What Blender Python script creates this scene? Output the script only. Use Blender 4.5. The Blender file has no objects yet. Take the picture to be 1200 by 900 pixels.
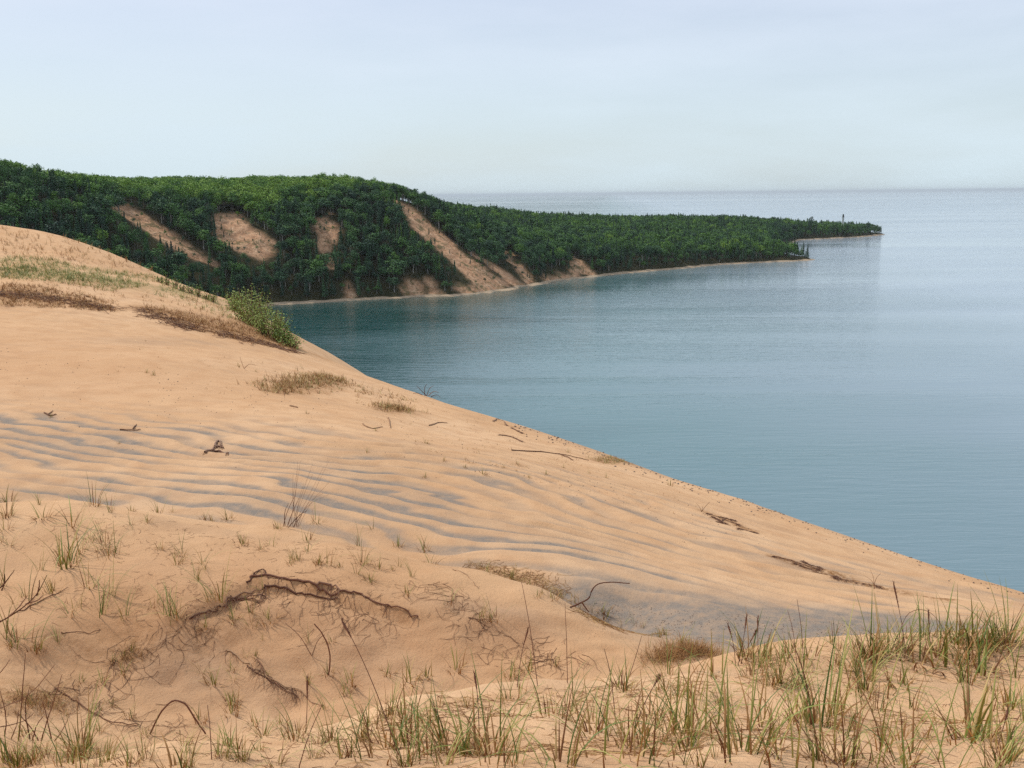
import bpy, math, random
import numpy as np
from mathutils import Matrix, Vector

random.seed(7)
rng = np.random.default_rng(7)
D = bpy.data
scene = bpy.context.scene
COL = scene.collection

# ------------------------------------------------------------------ camera
F = 1150.0                      # focal length in photo pixels (photo 1200 x 900)
CAMZ = 80.0
PITCH, ROLL = math.radians(10.93), math.radians(-0.60)
R = (Matrix.Rotation(math.radians(90) - PITCH, 3, 'X') @ Matrix.Rotation(ROLL, 3, 'Z'))
RN = np.array(R)
cam_d = D.cameras.new('camera'); cam = D.objects.new('camera', cam_d); COL.objects.link(cam)
cam.location = (0, 0, CAMZ); cam.rotation_euler = R.to_euler()
cam_d.sensor_width = 36; cam_d.lens = 36 * F / 1200
cam_d.clip_start = 0.1; cam_d.clip_end = 200000
scene.camera = cam

def ray(px, py):
    d = RN @ np.array([(px - 600) / F, -(py - 450) / F, -1.0])
    return d
def P(px, py, d):               # point seen at a photo pixel, d metres ahead
    r = ray(px, py); return np.array([0, 0, CAMZ]) + r * (d / r[1])
def W(px, py, z=0.0):           # point seen at a photo pixel, at height z
    r = ray(px, py); return np.array([0, 0, CAMZ]) + r * ((z - CAMZ) / r[2])
def proj(p):                    # (n,3) -> px, py, depth
    q = (np.asarray(p, float) - np.array([0, 0, CAMZ])) @ RN
    w = -q[:, 2]; w = np.where(w < 0.1, 0.1, w)
    return 600 + F * q[:, 0] / w, 450 - F * q[:, 1] / w, -q[:, 2]

# ------------------------------------------------------------------ noise
def hsh(ix, iy, seed):
    n = (ix.astype(np.int64) * 374761393 + iy.astype(np.int64) * 668265263 + seed * 974711) & 0xffffffff
    n = ((n ^ (n >> 13)) * 1274126177) & 0xffffffff
    n = (n ^ (n >> 16)) & 0xffffffff
    return n / 4294967295.0
def vnoise(x, y, seed=0):
    x = np.asarray(x, float); y = np.asarray(y, float)
    ix = np.floor(x); iy = np.floor(y); fx = x - ix; fy = y - iy
    ux = fx * fx * fx * (fx * (fx * 6 - 15) + 10); uy = fy * fy * fy * (fy * (fy * 6 - 15) + 10)
    a = hsh(ix, iy, seed); b = hsh(ix + 1, iy, seed); c = hsh(ix, iy + 1, seed); d = hsh(ix + 1, iy + 1, seed)
    return (a + (b - a) * ux) * (1 - uy) + (c + (d - c) * ux) * uy
def fbm(x, y, seed=0, oct=4, gain=.5):
    s = 0; a = 1; t = 0
    for k in range(oct):
        s = s + a * (vnoise(x * 2 ** k + 17.3 * k, y * 2 ** k - 9.1 * k, seed + k) - .5); t += a; a *= gain
    return s / t * 2
def sstep(a, b, x):
    t = np.clip((x - a) / (b - a), 0, 1); return t * t * (3 - 2 * t)

class TPS:
    def __init__(s, pts, scale, lam=0.0):
        pts = np.array(pts, float); s.sc = scale
        s.x = pts[:, :2] / scale; z = pts[:, 2]; n = len(pts)
        K = s.k(s.x, s.x) + lam * np.eye(n)
        Pm = np.c_[np.ones(n), s.x]
        A = np.block([[K, Pm], [Pm.T, np.zeros((3, 3))]])
        s.w = np.linalg.solve(A, np.r_[z, 0, 0, 0])
    @staticmethod
    def k(a, b):
        r2 = ((a[:, None, :] - b[None]) ** 2).sum(-1)
        return r2 * np.log(r2 + 1e-12)
    def __call__(s, x, y):
        sh = np.shape(x); q = np.c_[np.ravel(x), np.ravel(y)] / s.sc; out = np.empty(len(q)); n = len(s.x)
        for i in range(0, len(q), 20000):
            c = q[i:i + 20000]; out[i:i + 20000] = s.k(c, s.x) @ s.w[:n] + s.w[n] + c @ s.w[n + 1:]
        return out.reshape(sh)

def poly_dist(x, y, pl):        # distance, signed side (+ = left), nearest point of a polyline
    sh = np.shape(x); x = np.ravel(x); y = np.ravel(y)
    best = np.full(len(x), 1e18); side = np.zeros(len(x)); nx = np.zeros(len(x)); ny = np.zeros(len(x))
    for (ax, ay), (bx, by) in zip(pl[:-1], pl[1:]):
        dx, dy = bx - ax, by - ay; L = dx * dx + dy * dy
        t = np.clip(((x - ax) * dx + (y - ay) * dy) / L, 0, 1)
        qx, qy = ax + t * dx, ay + t * dy; d = (x - qx) ** 2 + (y - qy) ** 2
        m = d < best; best = np.where(m, d, best)
        side = np.where(m, np.sign(dx * (y - ay) - dy * (x - ax)), side)
        nx = np.where(m, qx, nx); ny = np.where(m, qy, ny)
    return np.sqrt(best).reshape(sh), side.reshape(sh), nx.reshape(sh), ny.reshape(sh)
def in_poly(x, y, pl):
    x = np.asarray(x); y = np.asarray(y); c = np.zeros(np.shape(x), bool); n = len(pl)
    for i in range(n):
        ax, ay = pl[i]; bx, by = pl[(i + 1) % n]
        if ay == by: continue
        m = ((ay > y) != (by > y)) & (x < (bx - ax) * (y - ay) / (by - ay) + ax)
        c ^= m
    return c
def smooth_line(pts, it=2):     # Chaikin
    pts = [np.array(p, float) for p in pts]
    for _ in range(it):
        o = [pts[0]]
        for a, b in zip(pts[:-1], pts[1:]): o += [a * .75 + b * .25, a * .25 + b * .75]
        pts = o + [pts[-1]]
    return pts
def axis(lo, hi, a, b, s0, g, smax=1e9):  # spacing s0 in [a,b], growing outside
    v = list(np.arange(a, b, s0)); s = s0; c = v[-1]
    while c < hi: s = min(s * (1 + g), smax); c += s; v.append(c)
    s = s0; c = a
    while c > lo: s = min(s * (1 + g), smax); c -= s; v.insert(0, c)
    return np.array(v)
class Grid:
    def __init__(s, xs, ys, Z): s.xs, s.ys, s.Z = xs, ys, Z
    def __call__(s, x, y):
        x = np.asarray(x, float); y = np.asarray(y, float)
        i = np.clip(np.searchsorted(s.xs, x) - 1, 0, len(s.xs) - 2); j = np.clip(np.searchsorted(s.ys, y) - 1, 0, len(s.ys) - 2)
        u = np.clip((x - s.xs[i]) / (s.xs[i + 1] - s.xs[i]), 0, 1); v = np.clip((y - s.ys[j]) / (s.ys[j + 1] - s.ys[j]), 0, 1)
        Z = s.Z
        return (Z[j, i] * (1 - u) + Z[j, i + 1] * u) * (1 - v) + (Z[j + 1, i] * (1 - u) + Z[j + 1, i + 1] * u) * v
    def hit(s, px, py, d0=2.0, d1=140., n=3000):
        r = ray(px, py); r = r / r[1]; t = np.geomspace(d0, d1, n)
        zz = CAMZ + r[2] * t; h = s(r[0] * t, t); m = np.nonzero(zz < h)[0]
        if len(m) == 0: return None
        k = m[0]
        if k > 0:
            a, b = zz[k - 1] - h[k - 1], zz[k] - h[k]; tt = t[k - 1] + (t[k] - t[k - 1]) * a / (a - b)
        else: tt = t[0]
        x = r[0] * tt; return np.array([x, tt, float(s(x, tt))])

# ------------------------------------------------------------------ object helpers
def link(name, mesh, mat=None, parent=None, **kw):
    o = D.objects.new(name, mesh); COL.objects.link(o)
    if mat is not None and mesh is not None and not mesh.materials:
        for m in (mat if isinstance(mat, (list, tuple)) else [mat]): mesh.materials.append(m)
    if parent is not None: o.parent = parent
    for k, v in kw.items(): o[k] = v
    return o
def thing(name, label, cat, loc, rz=0, group=None, scale=1.0):
    o = D.objects.new(name, None); COL.objects.link(o); o.location = loc; o.rotation_euler = (0, 0, rz)
    o.scale = (scale,) * 3 if np.isscalar(scale) else scale
    o.empty_display_size = .2
    o['label'] = label; o['category'] = cat
    if group: o['group'] = group
    return o
def mesh_np(name, V, faces, smooth=True, attrs=None, mats=None):
    """faces: (n,3) or (n,4) int array"""
    V = np.asarray(V, np.float32); faces = np.asarray(faces, np.int32); k = faces.shape[1]; n = len(faces)
    me = D.meshes.new(name); me.vertices.add(len(V)); me.vertices.foreach_set('co', V.ravel())
    me.loops.add(n * k); me.loops.foreach_set('vertex_index', faces.ravel())
    me.polygons.add(n); me.polygons.foreach_set('loop_start', np.arange(0, n * k, k, dtype=np.int32))
    me.polygons.foreach_set('loop_total', np.full(n, k, np.int32))
    me.polygons.foreach_set('use_smooth', np.full(n, smooth))
    if mats is not None: me.polygons.foreach_set('material_index', np.asarray(mats, np.int32))
    me.update(calc_edges=True)
    for an, av in (attrs or {}).items():
        a = me.attributes.new(an, 'FLOAT', 'POINT'); a.data.foreach_set('value', np.asarray(av, np.float32).ravel())
    return me
def grid_mesh(name, xs, ys, Z, attrs):
    X, Y = np.meshgrid(xs, ys); V = np.c_[X.ravel(), Y.ravel(), Z.ravel()]
    nx, ny = len(xs), len(ys); i = np.arange(nx - 1)[None] + nx * np.arange(ny - 1)[:, None]; i = i.ravel()
    return mesh_np(name, V, np.c_[i, i + 1, i + 1 + nx, i + nx], True, attrs)

class MB:                       # collects tubes and ribbons (quads)
    def __init__(s): s.v = []; s.f = []; s.n = 0; s.a = []
    def add(s, v, f, a=0.5):
        v = np.asarray(v, float); s.v.append(v); s.f.append(np.asarray(f, int) + s.n); s.n += len(v); s.a.append(np.full(len(v), a))
    def tube(s, pts, r0, r1, sides=5, a=.5):
        pts = np.asarray(pts, float); n = len(pts); V = []
        for i in range(n):
            t = pts[min(i + 1, n - 1)] - pts[max(i - 1, 0)]; t = t / (np.linalg.norm(t) + 1e-9)
            u = np.cross(t, [0.3, .2, 1] if abs(t[2]) < .9 else [1, 0, 0]); u /= np.linalg.norm(u) + 1e-9; w = np.cross(t, u)
            r = r0 + (r1 - r0) * i / (n - 1)
            for k in range(sides):
                an = 2 * math.pi * k / sides; V.append(pts[i] + r * (math.cos(an) * u + math.sin(an) * w))
        Fq = []
        for i in range(n - 1):
            for k in range(sides):
                Fq.append([i * sides + k, i * sides + (k + 1) % sides, (i + 1) * sides + (k + 1) % sides, (i + 1) * sides + k])
        V.append(pts[0] - 0 * pts[0]); V.append(pts[-1]); c0 = n * sides; c1 = c0 + 1   # caps
        for k in range(0, sides):
            Fq.append([c0, (k + 1) % sides, k, k]) if 0 else None
        s.add(V, [f for f in Fq if f], a)
    def blade(s, base, ang, L, lean, curl, w, a=.5, seg=6):
        """grass blade: folded (V section) tapering ribbon"""
        d = np.array([math.cos(ang), math.sin(ang), 0]); side = np.array([-d[1], d[0], 0]); p = np.array(base, float); V = []
        th = lean
        for i in range(seg + 1):
            t = i / seg; ww = w * (1 - t ** 1.8) * .5 + .0004
            nrm = d * math.cos(th) - np.array([0, 0, 1]) * math.sin(th)
            V += [p - side * ww, p - nrm * ww * .45, p + side * ww]
            th += curl / seg
            p = p + (d * math.sin(th) + np.array([0, 0, 1]) * math.cos(th)) * L / seg
        Fq = []
        for i in range(seg):
            b = 3 * i; Fq += [[b, b + 1, b + 4, b + 3], [b + 1, b + 2, b + 5, b + 4]]
        s.add(V, Fq, a)
    def mesh(s, name):
        return mesh_np(name, np.concatenate(s.v), np.concatenate(s.f), True, {'tone': np.concatenate(s.a)})

# ------------------------------------------------------------------ materials
def srgb(r, g, b):
    f = lambda c: (c / 255 / 12.92) if c / 255 <= .04045 else ((c / 255 + .055) / 1.055) ** 2.4
    return (f(r), f(g), f(b), 1)
class NT:
    def __init__(s, name, rough=.9, spec=.2):
        s.m = D.materials.new(name); s.m.use_nodes = True; s.t = s.m.node_tree; s.t.nodes.clear()
        s.out = s.n('ShaderNodeOutputMaterial'); s.b = s.n('ShaderNodeBsdfPrincipled')
        s.b.inputs['Roughness'].default_value = rough; s.b.inputs['Specular IOR Level'].default_value = spec
        s.l(s.b.outputs[0], s.out.inputs[0])
    def n(s, typ, **kw):
        x = s.t.nodes.new(typ)
        for k, v in kw.items(): setattr(x, k, v)
        return x
    def l(s, a, b): s.t.links.new(a, b)
    def attr(s, name, typ='GEOMETRY'):
        a = s.n('ShaderNodeAttribute', attribute_name=name, attribute_type=typ); return a.outputs['Fac']
    def pos(s):
        return s.n('ShaderNodeNewGeometry').outputs['Position']
    def noise(s, scale, det=4, rough=.5, vec=None, sc3=None, dist=0):
        x = s.n('ShaderNodeTexNoise'); x.inputs['Scale'].default_value = scale; x.inputs['Detail'].default_value = det
        x.inputs['Roughness'].default_value = rough; x.inputs['Distortion'].default_value = dist
        v = vec if vec is not None else s.pos()
        if sc3:
            mp = s.n('ShaderNodeMapping'); mp.inputs['Scale'].default_value = sc3; s.l(v, mp.inputs[0]); v = mp.outputs[0]
        s.l(v, x.inputs['Vector']); return x.outputs['Fac']
    def ramp(s, fac, stops):
        x = s.n('ShaderNodeValToRGB'); e = x.color_ramp.elements
        while len(e) < len(stops): e.new(.5)
        for i, (p, c) in enumerate(stops):
            e[i].position = p; e[i].color = c if len(c) == 4 else (*c, 1)
        s.l(fac, x.inputs[0]); return x.outputs[0]
    def rng(s, fac, a, b, c=0, d=1):
        x = s.n('ShaderNodeMapRange'); s.l(fac, x.inputs[0])
        for i, v in enumerate((a, b, c, d)): x.inputs[i + 1].default_value = v
        return x.outputs[0]
    def mix(s, fac, a, b, blend='MIX'):
        x = s.n('ShaderNodeMix', data_type='RGBA', blend_type=blend)
        for sock, v in ((x.inputs[0], fac), (x.inputs[6], a), (x.inputs[7], b)):
            if isinstance(v, (tuple, list, float, int)): sock.default_value = v
            else: s.l(v, sock)
        return x.outputs[2]
    def math(s, op, a, b=0.0):
        x = s.n('ShaderNodeMath', operation=op)
        for sock, v in ((x.inputs[0], a), (x.inputs[1], b)):
            if isinstance(v, (float, int)): sock.default_value = v
            else: s.l(v, sock)
        return x.outputs[0]
    def bump(s, h, strength, dist):
        x = s.n('ShaderNodeBump'); x.inputs['Strength'].default_value = strength; x.inputs['Distance'].default_value = dist
        s.l(h, x.inputs['Height']); s.l(x.outputs[0], s.b.inputs['Normal']); return x
    def color(s, c):
        if isinstance(c, tuple): s.b.inputs['Base Color'].default_value = c
        else: s.l(c, s.b.inputs['Base Color'])

SAND_A, SAND_B, SAND_C = (.66, .385, .20, 1), (.76, .475, .27, 1), (.55, .295, .145, 1)
def sand_material():
    t = NT('dune_sand', .95, .1)
    big = t.noise(.12, 3, .55); mid = t.noise(1.3, 5, .6); fine = t.noise(22, 3, .7); grain = t.noise(160, 2, .7)
    c = t.mix(t.rng(big, .35, .65), SAND_A, SAND_B)
    c = t.mix(t.rng(mid, .42, .72, 0, .65), c, SAND_C)
    damp = t.rng(t.noise(.45, 5, .65, None, (1, 2.2, 1), 1.0), .50, .64, 0, .30); c = t.mix(damp, c, (.44, .27, .165, 1))
    c = t.mix(t.attr('warm'), c, (.56, .305, .155, 1))
    # dark heavy-mineral and gravel lag lying in the troughs
    g = t.attr('gravel')
    gm = t.math('MULTIPLY', g, t.rng(t.noise(5, 4, .7), .25, .6, .55, 1.0))
    gc = t.mix(t.rng(grain, .35, .65), (.17, .14, .12, 1), (.38, .31, .25, 1))
    c = t.mix(gm, c, gc)
    # plant litter / dark humus
    dm = t.math('MULTIPLY', t.attr('litter'), t.rng(t.noise(9, 5, .75), .38, .6))
    c = t.mix(dm, c, (.29, .135, .05, 1))
    gr = t.math('MULTIPLY', t.attr('green'), t.rng(t.noise(6, 5, .75), .42, .62))
    c = t.mix(gr, c, (.22, .21, .075, 1))
    sp = t.rng(t.noise(60, 2, .6), .62, .72, 0, .35)
    c = t.mix(sp, c, (.20, .125, .085, 1))
    t.color(c)
    h = t.math('ADD', t.math('MULTIPLY', fine, .6), t.math('MULTIPLY', grain, .25))
    h = t.math('ADD', h, t.math('MULTIPLY', mid, 1.2))
    t.bump(h, .8, .03)
    return t.m
def hill_material():
    t = NT('hill_soil', .95, .1)
    sand = t.attr('scar'); z = t.n('ShaderNodeSeparateXYZ'); t.l(t.pos(), z.inputs[0])
    soil = t.mix(t.rng(t.noise(.15, 4), .3, .7), (.028, .030, .012, 1), (.06, .05, .022, 1))
    streak = t.noise(.16, 6, .7)
    sc = t.ramp(streak, [(.30, (.38, .20, .11)), (.5, (.58, .33, .19)), (.68, (.70, .45, .28))])
    sc = t.mix(t.rng(t.noise(.35, 5, .75), .54, .64, 0, .6), sc, (.17, .09, .05, 1))
    gu = t.rng(t.noise(.32, 5, .65, None, (1, 1, .12), .3), .52, .66, 0, .6); sc = t.mix(gu, sc, (.25, .13, .07, 1))
    veg = t.rng(t.noise(.09, 6, .75), .52, .61, 0, .75)
    sc = t.mix(veg, sc, (.075, .085, .03, 1))
    c = t.mix(sand, soil, sc)
    beach = t.rng(t.math('ADD', z.outputs[2], t.math('MULTIPLY', t.noise(.05, 3), 2.6)), 2.4, 2.8, 1, 0)
    c = t.mix(beach, c, (.46, .34, .23, 1))
    t.color(c); t.bump(streak, .9, 2.5)
    return t.m
def water_material():
    t = NT('lake_water', .06, .5); t.b.inputs['IOR'].default_value = 1.333
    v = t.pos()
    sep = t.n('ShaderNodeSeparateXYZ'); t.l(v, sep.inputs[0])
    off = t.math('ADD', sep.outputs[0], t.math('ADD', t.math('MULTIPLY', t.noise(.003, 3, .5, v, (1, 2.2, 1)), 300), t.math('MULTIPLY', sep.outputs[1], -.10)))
    water_refl_tint = t.ramp(t.rng(off, -50, 600), [(.08, (.008, .062, .062)), (.3, (.095, .19, .20)), (.48, (.16, .24, .275)), (.8, (.33, .41, .48))])  # water colour with reflection painted in: dark woods in cove, bright sky offshore
    t.color(water_refl_tint)
    w1 = t.noise(.9, 4, .6, v, (.55, 1.5, 1), .4); w2 = t.noise(.22, 3, .6, v, (.28, 1.5, 1), .5); w3 = t.noise(.035, 2, .5, v, (.6, 1.8, 1))
    wind = t.rng(t.noise(.0028, 4, .6, v, (.35, 2.2, 1), 1.2), .36, .64, .35, 1.25)
    lane = t.rng(t.noise(.0007, 3, .6, v, (.25, 1.5, 1), .8), .35, .65, .6, 1.3)
    h = t.math('ADD', t.math('MULTIPLY', w1, .8), t.math('ADD', t.math('MULTIPLY', w2, 3.4), t.math('MULTIPLY', w3, .9)))
    off2 = t.rng(sep.outputs[1], 1500, 6000, 1.0, 6.5)
    streaks = t.rng(t.noise(.00045, 4, .65, v, (.12, 1.2, 1), .5), .40, .60, .35, 1.6)
    h = t.math('MULTIPLY', h, t.math('MULTIPLY', t.math('MULTIPLY', wind, lane), t.math('MULTIPLY', off2, streaks)))
    t.bump(h, 1.0, .13)
    t.l(t.rng(wind, .3, 1.3, .03, .12), t.b.inputs['Roughness'])
    return t.m
def leaf_material(name, stops, typ):
    t = NT(name, .7, .2)
    tint = t.attr('tint', typ)
    c = t.ramp(tint, stops)
    g = t.attr('tone')
    c = t.mix(t.rng(g, 0, 1, 0, .5), c, t.mix(1.0, c, (1.75, 1.6, 1.1, 1), 'MULTIPLY'))
    t.color(c)
    t.b.inputs['Subsurface Weight'].default_value = 0
    return t.m
def tone_material(name, stops, rough=.8, spec=.2):
    t = NT(name, rough, spec); t.color(t.ramp(t.attr('tone'), stops)); return t.m
def plain(name, c, c2=None, scale=8, rough=.8):
    t = NT(name, rough, .3)
    t.color(t.mix(t.rng(t.noise(scale, 4, .6), .35, .65), c, c2 or tuple(v * .75 for v in c[:3]) + (1,))); return t.m

M = {}
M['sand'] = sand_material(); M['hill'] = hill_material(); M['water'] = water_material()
LEAF = [(0, (.030, .064, .042)), (.3, (.044, .100, .046)), (.6, (.075, .160, .040)), (.85, (.110, .215, .034)), (1, (.165, .27, .045))]
M['leaf'] = leaf_material('tree_foliage', LEAF, 'INSTANCER')
M['bark'] = plain('tree_bark', (.16, .13, .11, 1), (.09, .07, .06, 1), .5)
M['birch'] = plain('pale_bark', (.50, .47, .42, 1), (.28, .25, .22, 1), .6)
M['green'] = tone_material('green_grass', [(0, (.07, .11, .018)), (.5, (.21, .235, .045)), (1, (.47, .40, .12))], .55, .3)
M['dry'] = tone_material('dry_grass', [(0, (.17, .07, .03)), (.45, (.36, .18, .065)), (1, (.62, .43, .19))])
M['seed'] = tone_material('seed_spike', [(0, (.12, .05, .035)), (1, (.27, .13, .08))])
M['twig'] = tone_material('dead_wood', [(0, (.10, .042, .026)), (.5, (.19, .085, .052)), (1, (.30, .18, .12))])
M['root'] = tone_material('dry_root', [(0, (.10, .045, .03)), (.5, (.22, .105, .06)), (1, (.42, .26, .15))])
M['shrub'] = tone_material('shrub_leaves', [(0, (.06, .11, .02)), (.5, (.14, .22, .04)), (1, (.36, .42, .11))], .6)

# ------------------------------------------------------------------ near dune
ED = [P(0, 262, 78), P(60, 271, 77), P(120, 290, 75), P(200, 325, 71), P(270, 350, 68), P(350, 405, 59), P(430, 438, 52),
      P(500, 462, 48), P(600, 491, 43), P(700, 524, 38), P(800, 560, 34), P(900, 592, 31), P(1000, 625, 28), P(1100, 658, 26), P(1200, 688, 24)]
EXY = [(-500, 230), (-200, 120), (-90, 90), (-60, 83)] + [tuple(p[:2]) for p in ED] + [(22, 10), (36, -16), (80, -90)]
CP = [P(*a) for a in [
 # foreground crest where the camera stands
 (0, 905, 4.3), (200, 900, 4.4), (600, 900, 4.2), (1000, 900, 4.2), (1200, 900, 4.3),
 (150, 880, 4.9), (300, 862, 5.6), (430, 838, 6.2), (600, 805, 6.9), (720, 795, 7.1), (830, 772, 7.8), (900, 758, 8.3), (1000, 750, 8.8), (1200, 737, 9.2),
 (450, 870, 5.2), (750, 850, 5.6), (1000, 820, 6.3), (1150, 800, 6.9),
 # hollow
 (0, 850, 8.3), (60, 850, 8.6), (160, 850, 9.0), (300, 842, 9.3), (430, 818, 9.7), (600, 785, 10.2), (700, 772, 10.5),
 (120, 790, 9.7), (250, 790, 9.9), (400, 770, 10.2), (520, 755, 10.5), (20, 780, 9.5),
 # root scarp line and top of the middle ridge
 (60, 745, 10.0), (220, 722, 10.6), (300, 682, 11.2), (400, 690, 11.1), (490, 722, 10.8), (600, 735, 10.9),
 (0, 660, 11.6), (150, 660, 11.6), (300, 650, 12.1), (450, 668, 11.9), (570, 690, 11.8),
 (0, 592, 14.0), (100, 590, 14.0), (200, 603, 13.8), (350, 618, 13.5), (450, 641, 13.1), (560, 666, 12.7), (640, 692, 12.3), (700, 725, 11.9), (760, 745, 11.6), (815, 758, 11.0),
 # behind it: the rippled floor
 (0, 575, 18), (150, 580, 18), (300, 590, 17.5), (450, 618, 16.5), (600, 655, 15.2), (700, 690, 14.2), (800, 725, 13.2), (900, 748, 12.4), (1000, 740, 13), (1100, 738, 13.3), (1200, 732, 13.8),
 (50, 530, 21.5), (200, 520, 23), (400, 545, 21.5), (600, 600, 18.8), (750, 650, 17), (900, 690, 16), (1050, 710, 16.2), (1200, 718, 16.6),
 (50, 480, 27), (200, 470, 29), (400, 500, 27), (600, 545, 24.5), (800, 610, 22), (900, 650, 19.5), (1050, 680, 19.5), (1200, 702, 20),
 (0, 430, 34), (200, 420, 37), (350, 455, 36), (480, 480, 36), (600, 515, 33),
 (0, 375, 44), (120, 375, 47), (200, 385, 48), (300, 410, 48), (390, 436, 46),
 # vegetated hummock and hill
 (0, 350, 50), (80, 352, 51), (0, 325, 58), (100, 322, 60), (180, 345, 60), (260, 368, 59), (320, 392, 57), (0, 295, 67), (80, 300, 68),
 (150, 322, 67), (220, 345, 65),
 ]] + ED
CP += [np.array([(a - 600) / F * b * 1.08, b, 80 - c]) for a, b, c in [(60, 6.3, 4.25), (180, 6.4, 4.3), (300, 6.9, 4.4), (430, 7.5, 4.5), (600, 8.2, 4.65), (720, 8.5, 4.75), (860, 9.6, 5.1), (1000, 10.3, 5.35), (1150, 10.6, 5.45)]]
CP += [np.array(a, float) for a in [(0, 0, 78.35), (3, -3, 78.5), (-4, -2, 78.4), (0, -12, 78.6), (-20, -20, 79), (20, -14, 76), (-16, 4, 76.6), (-50, 10, 78), (-70, 40, 77),
       (-60, 60, 78.5), (-100, 70, 80), (-100, 0, 80), (-60, 75, 79), (10, 3, 76.4), (-45, -25, 80), (14, 16, 71.2), (-25, 20, 75.4)]]
for a_ in [(0, 592, 14.0), (100, 590, 14.0), (200, 603, 13.8), (350, 618, 13.5), (450, 641, 13.1), (560, 666, 12.7), (640, 692, 12.3), (700, 725, 11.9)]:
    q_ = P(a_[0], a_[1], a_[2] + 1.3); q_[2] -= .30; CP.append(q_)
T = TPS(CP, 20, 2e-5)
xs = axis(-150, 190, -7, 8, .065, .011, 6); ys = axis(-25, 260, 2.5, 20, .055, .012, 6)
X, Y = np.meshgrid(xs, ys)
e, side, qx, qy = poly_dist(X, Y, EXY)
e = e * side                                    # + beyond the brink
z_in = T(X, Y); z_q = T(np.where(e > -3, qx, 0), np.where(e > -3, qy, 0))
be = np.logaddexp(0, e / .35) * .35
w = sstep(-1.5, .6, e)
Z = z_in * (1 - w) + z_q * w - be * .64
Z += .5 * fbm(X / 14, Y / 14, 5, 3) * sstep(1, 8, e)
near = np.clip(1 - Y / 60, 0, 1)
inside = 1 - sstep(-.5, .5, e)
Z += inside * .055 * fbm(X / 2.2, Y / 2.2, 11, 3) * sstep(0, 10, Y) + inside * .14 * fbm(X / 9, Y / 9, 15, 2) * sstep(14, 30, Y)
fgm = 1 - sstep(6.5, 9.5, Y)
Z += fgm * (.075 * fbm(X / .6, Y / .6, 21, 4) + .016 * fbm(X / .13, Y / .13, 23, 2))
G0 = Grid(xs, ys, Z)
def blob(points, default_r):
    """soft world-space mask round a polyline of photo pixels laid on the dune"""
    m = np.zeros_like(X); last = None
    for a in points:
        h = G0.hit(a[0], a[1]); r = a[2] if len(a) > 2 else default_r
        if h is None: last = None; continue
        cur = (h[0], h[1], r)
        if last is not None:
            n = max(2, int(math.hypot(cur[0] - last[0], cur[1] - last[1]) / (min(r, last[2]) * .5)) + 1)
            seq = [tuple(np.array(last) * (1 - t) + np.array(cur) * t) for t in np.linspace(0, 1, n)]
        else: seq = [cur]
        for (cx, cy, rr) in seq:
            i0, i1 = np.searchsorted(xs, [cx - 2.5 * rr, cx + 2.5 * rr]); j0, j1 = np.searchsorted(ys, [cy - 2.5 * rr, cy + 2.5 * rr])
            if i1 > i0 and j1 > j0:
                sub = np.exp(-((X[j0:j1, i0:i1] - cx) ** 2 + (Y[j0:j1, i0:i1] - cy) ** 2) / rr ** 2)
                m[j0:j1, i0:i1] = np.maximum(m[j0:j1, i0:i1], sub)
        last = cur
    return m
# ripples: long asymmetric waves running across the floor
rm = np.maximum.reduce([blob([(-60, 515, 4), (150, 535, 3.5), (350, 560, 3.2), (520, 600, 2.8), (700, 640, 2.6), (900, 690, 2.4), (1080, 715, 2.2), (1250, 725, 2)], 3),
                        blob([(350, 530, 3), (560, 560, 3.5), (700, 590, 3.5), (850, 640, 3), (1000, 680, 2.4), (1200, 705, 2)], 3)])
rm = np.clip(rm * 1.5, 0, 1) * sstep(12.4, 14.5, Y + .12 * X)
wx = X + 1.6 * fbm(X / 4.5, Y / 3.5, 31, 2); wy = Y + .55 * fbm(X / 1.7, Y / 1.1, 33, 3) + 1.5 * fbm(X / 8, Y / 6, 35, 2)
ph = (wx * .38 + wy * .93) / .80
fr = ph - np.floor(ph)
prof = np.where(fr < .68, fr / .68, (1 - fr) / .32); prof = .5 * prof + .5 * prof * prof * (3 - 2 * prof)
amp = (.40 + .9 * vnoise(X / 2.6, Y / 1.0, 37) ** 1.5) * rm
Z = Z + (prof - .5) * .105 * amp
# small wind ripples on smooth sand
ph2 = (X * .1 + Y + .3 * fbm(X / 1.5, Y / 1.5, 41, 2)) / .16
Z += .004 * np.sin(ph2 * 6.283) * (1 - rm) * inside * sstep(7, 12, Y) * (1 - sstep(22, 30, Y)) * vnoise(X / 3, Y / 3, 43)
trough = 1 - sstep(.12, .58, prof + .22 * fbm(X / .9, Y / .5, 55, 2))
patch = sstep(-.2, .45, fbm(X / 2.6, Y / 1.7, 45, 3) + .15)
gfloor = blob([(690, 715, .7), (770, 735, 1.2), (860, 738, 1.5), (950, 740, 1.5), (1060, 735, 1.2), (1120, 735, .6)], 1.1)
gstreak = blob([(-40, 512, 2.4), (100, 515, 2.4), (240, 520, 2.0)], 1.4)
gstreak2 = blob([(60, 575, .8), (200, 578, 1.), (340, 590, .8), (480, 600, 1.0), (430, 560, 1.6), (560, 620, .8), (760, 668, .6)], .8)
gravel = np.clip(rm * (.10 + .90 * trough) * (.40 + .60 * patch) * .82 + 1.5 * gfloor * (.65 + .35 * vnoise(X / .8, Y / .25, 47)) + (gstreak * .95 + gstreak2 * .8) * (.3 + .7 * trough) * (.3 + .7 * patch), 0, 1)
gravel = np.maximum(gravel, .5 * blob([(1000, 660, .25), (1100, 688, .4), (1230, 712, .5)], .4))
gravel = np.maximum(gravel, .35 * blob([(150, 400, 1.5), (230, 402, 1.5)], 1) * vnoise(X / 2, Y / .6, 49))
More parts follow.
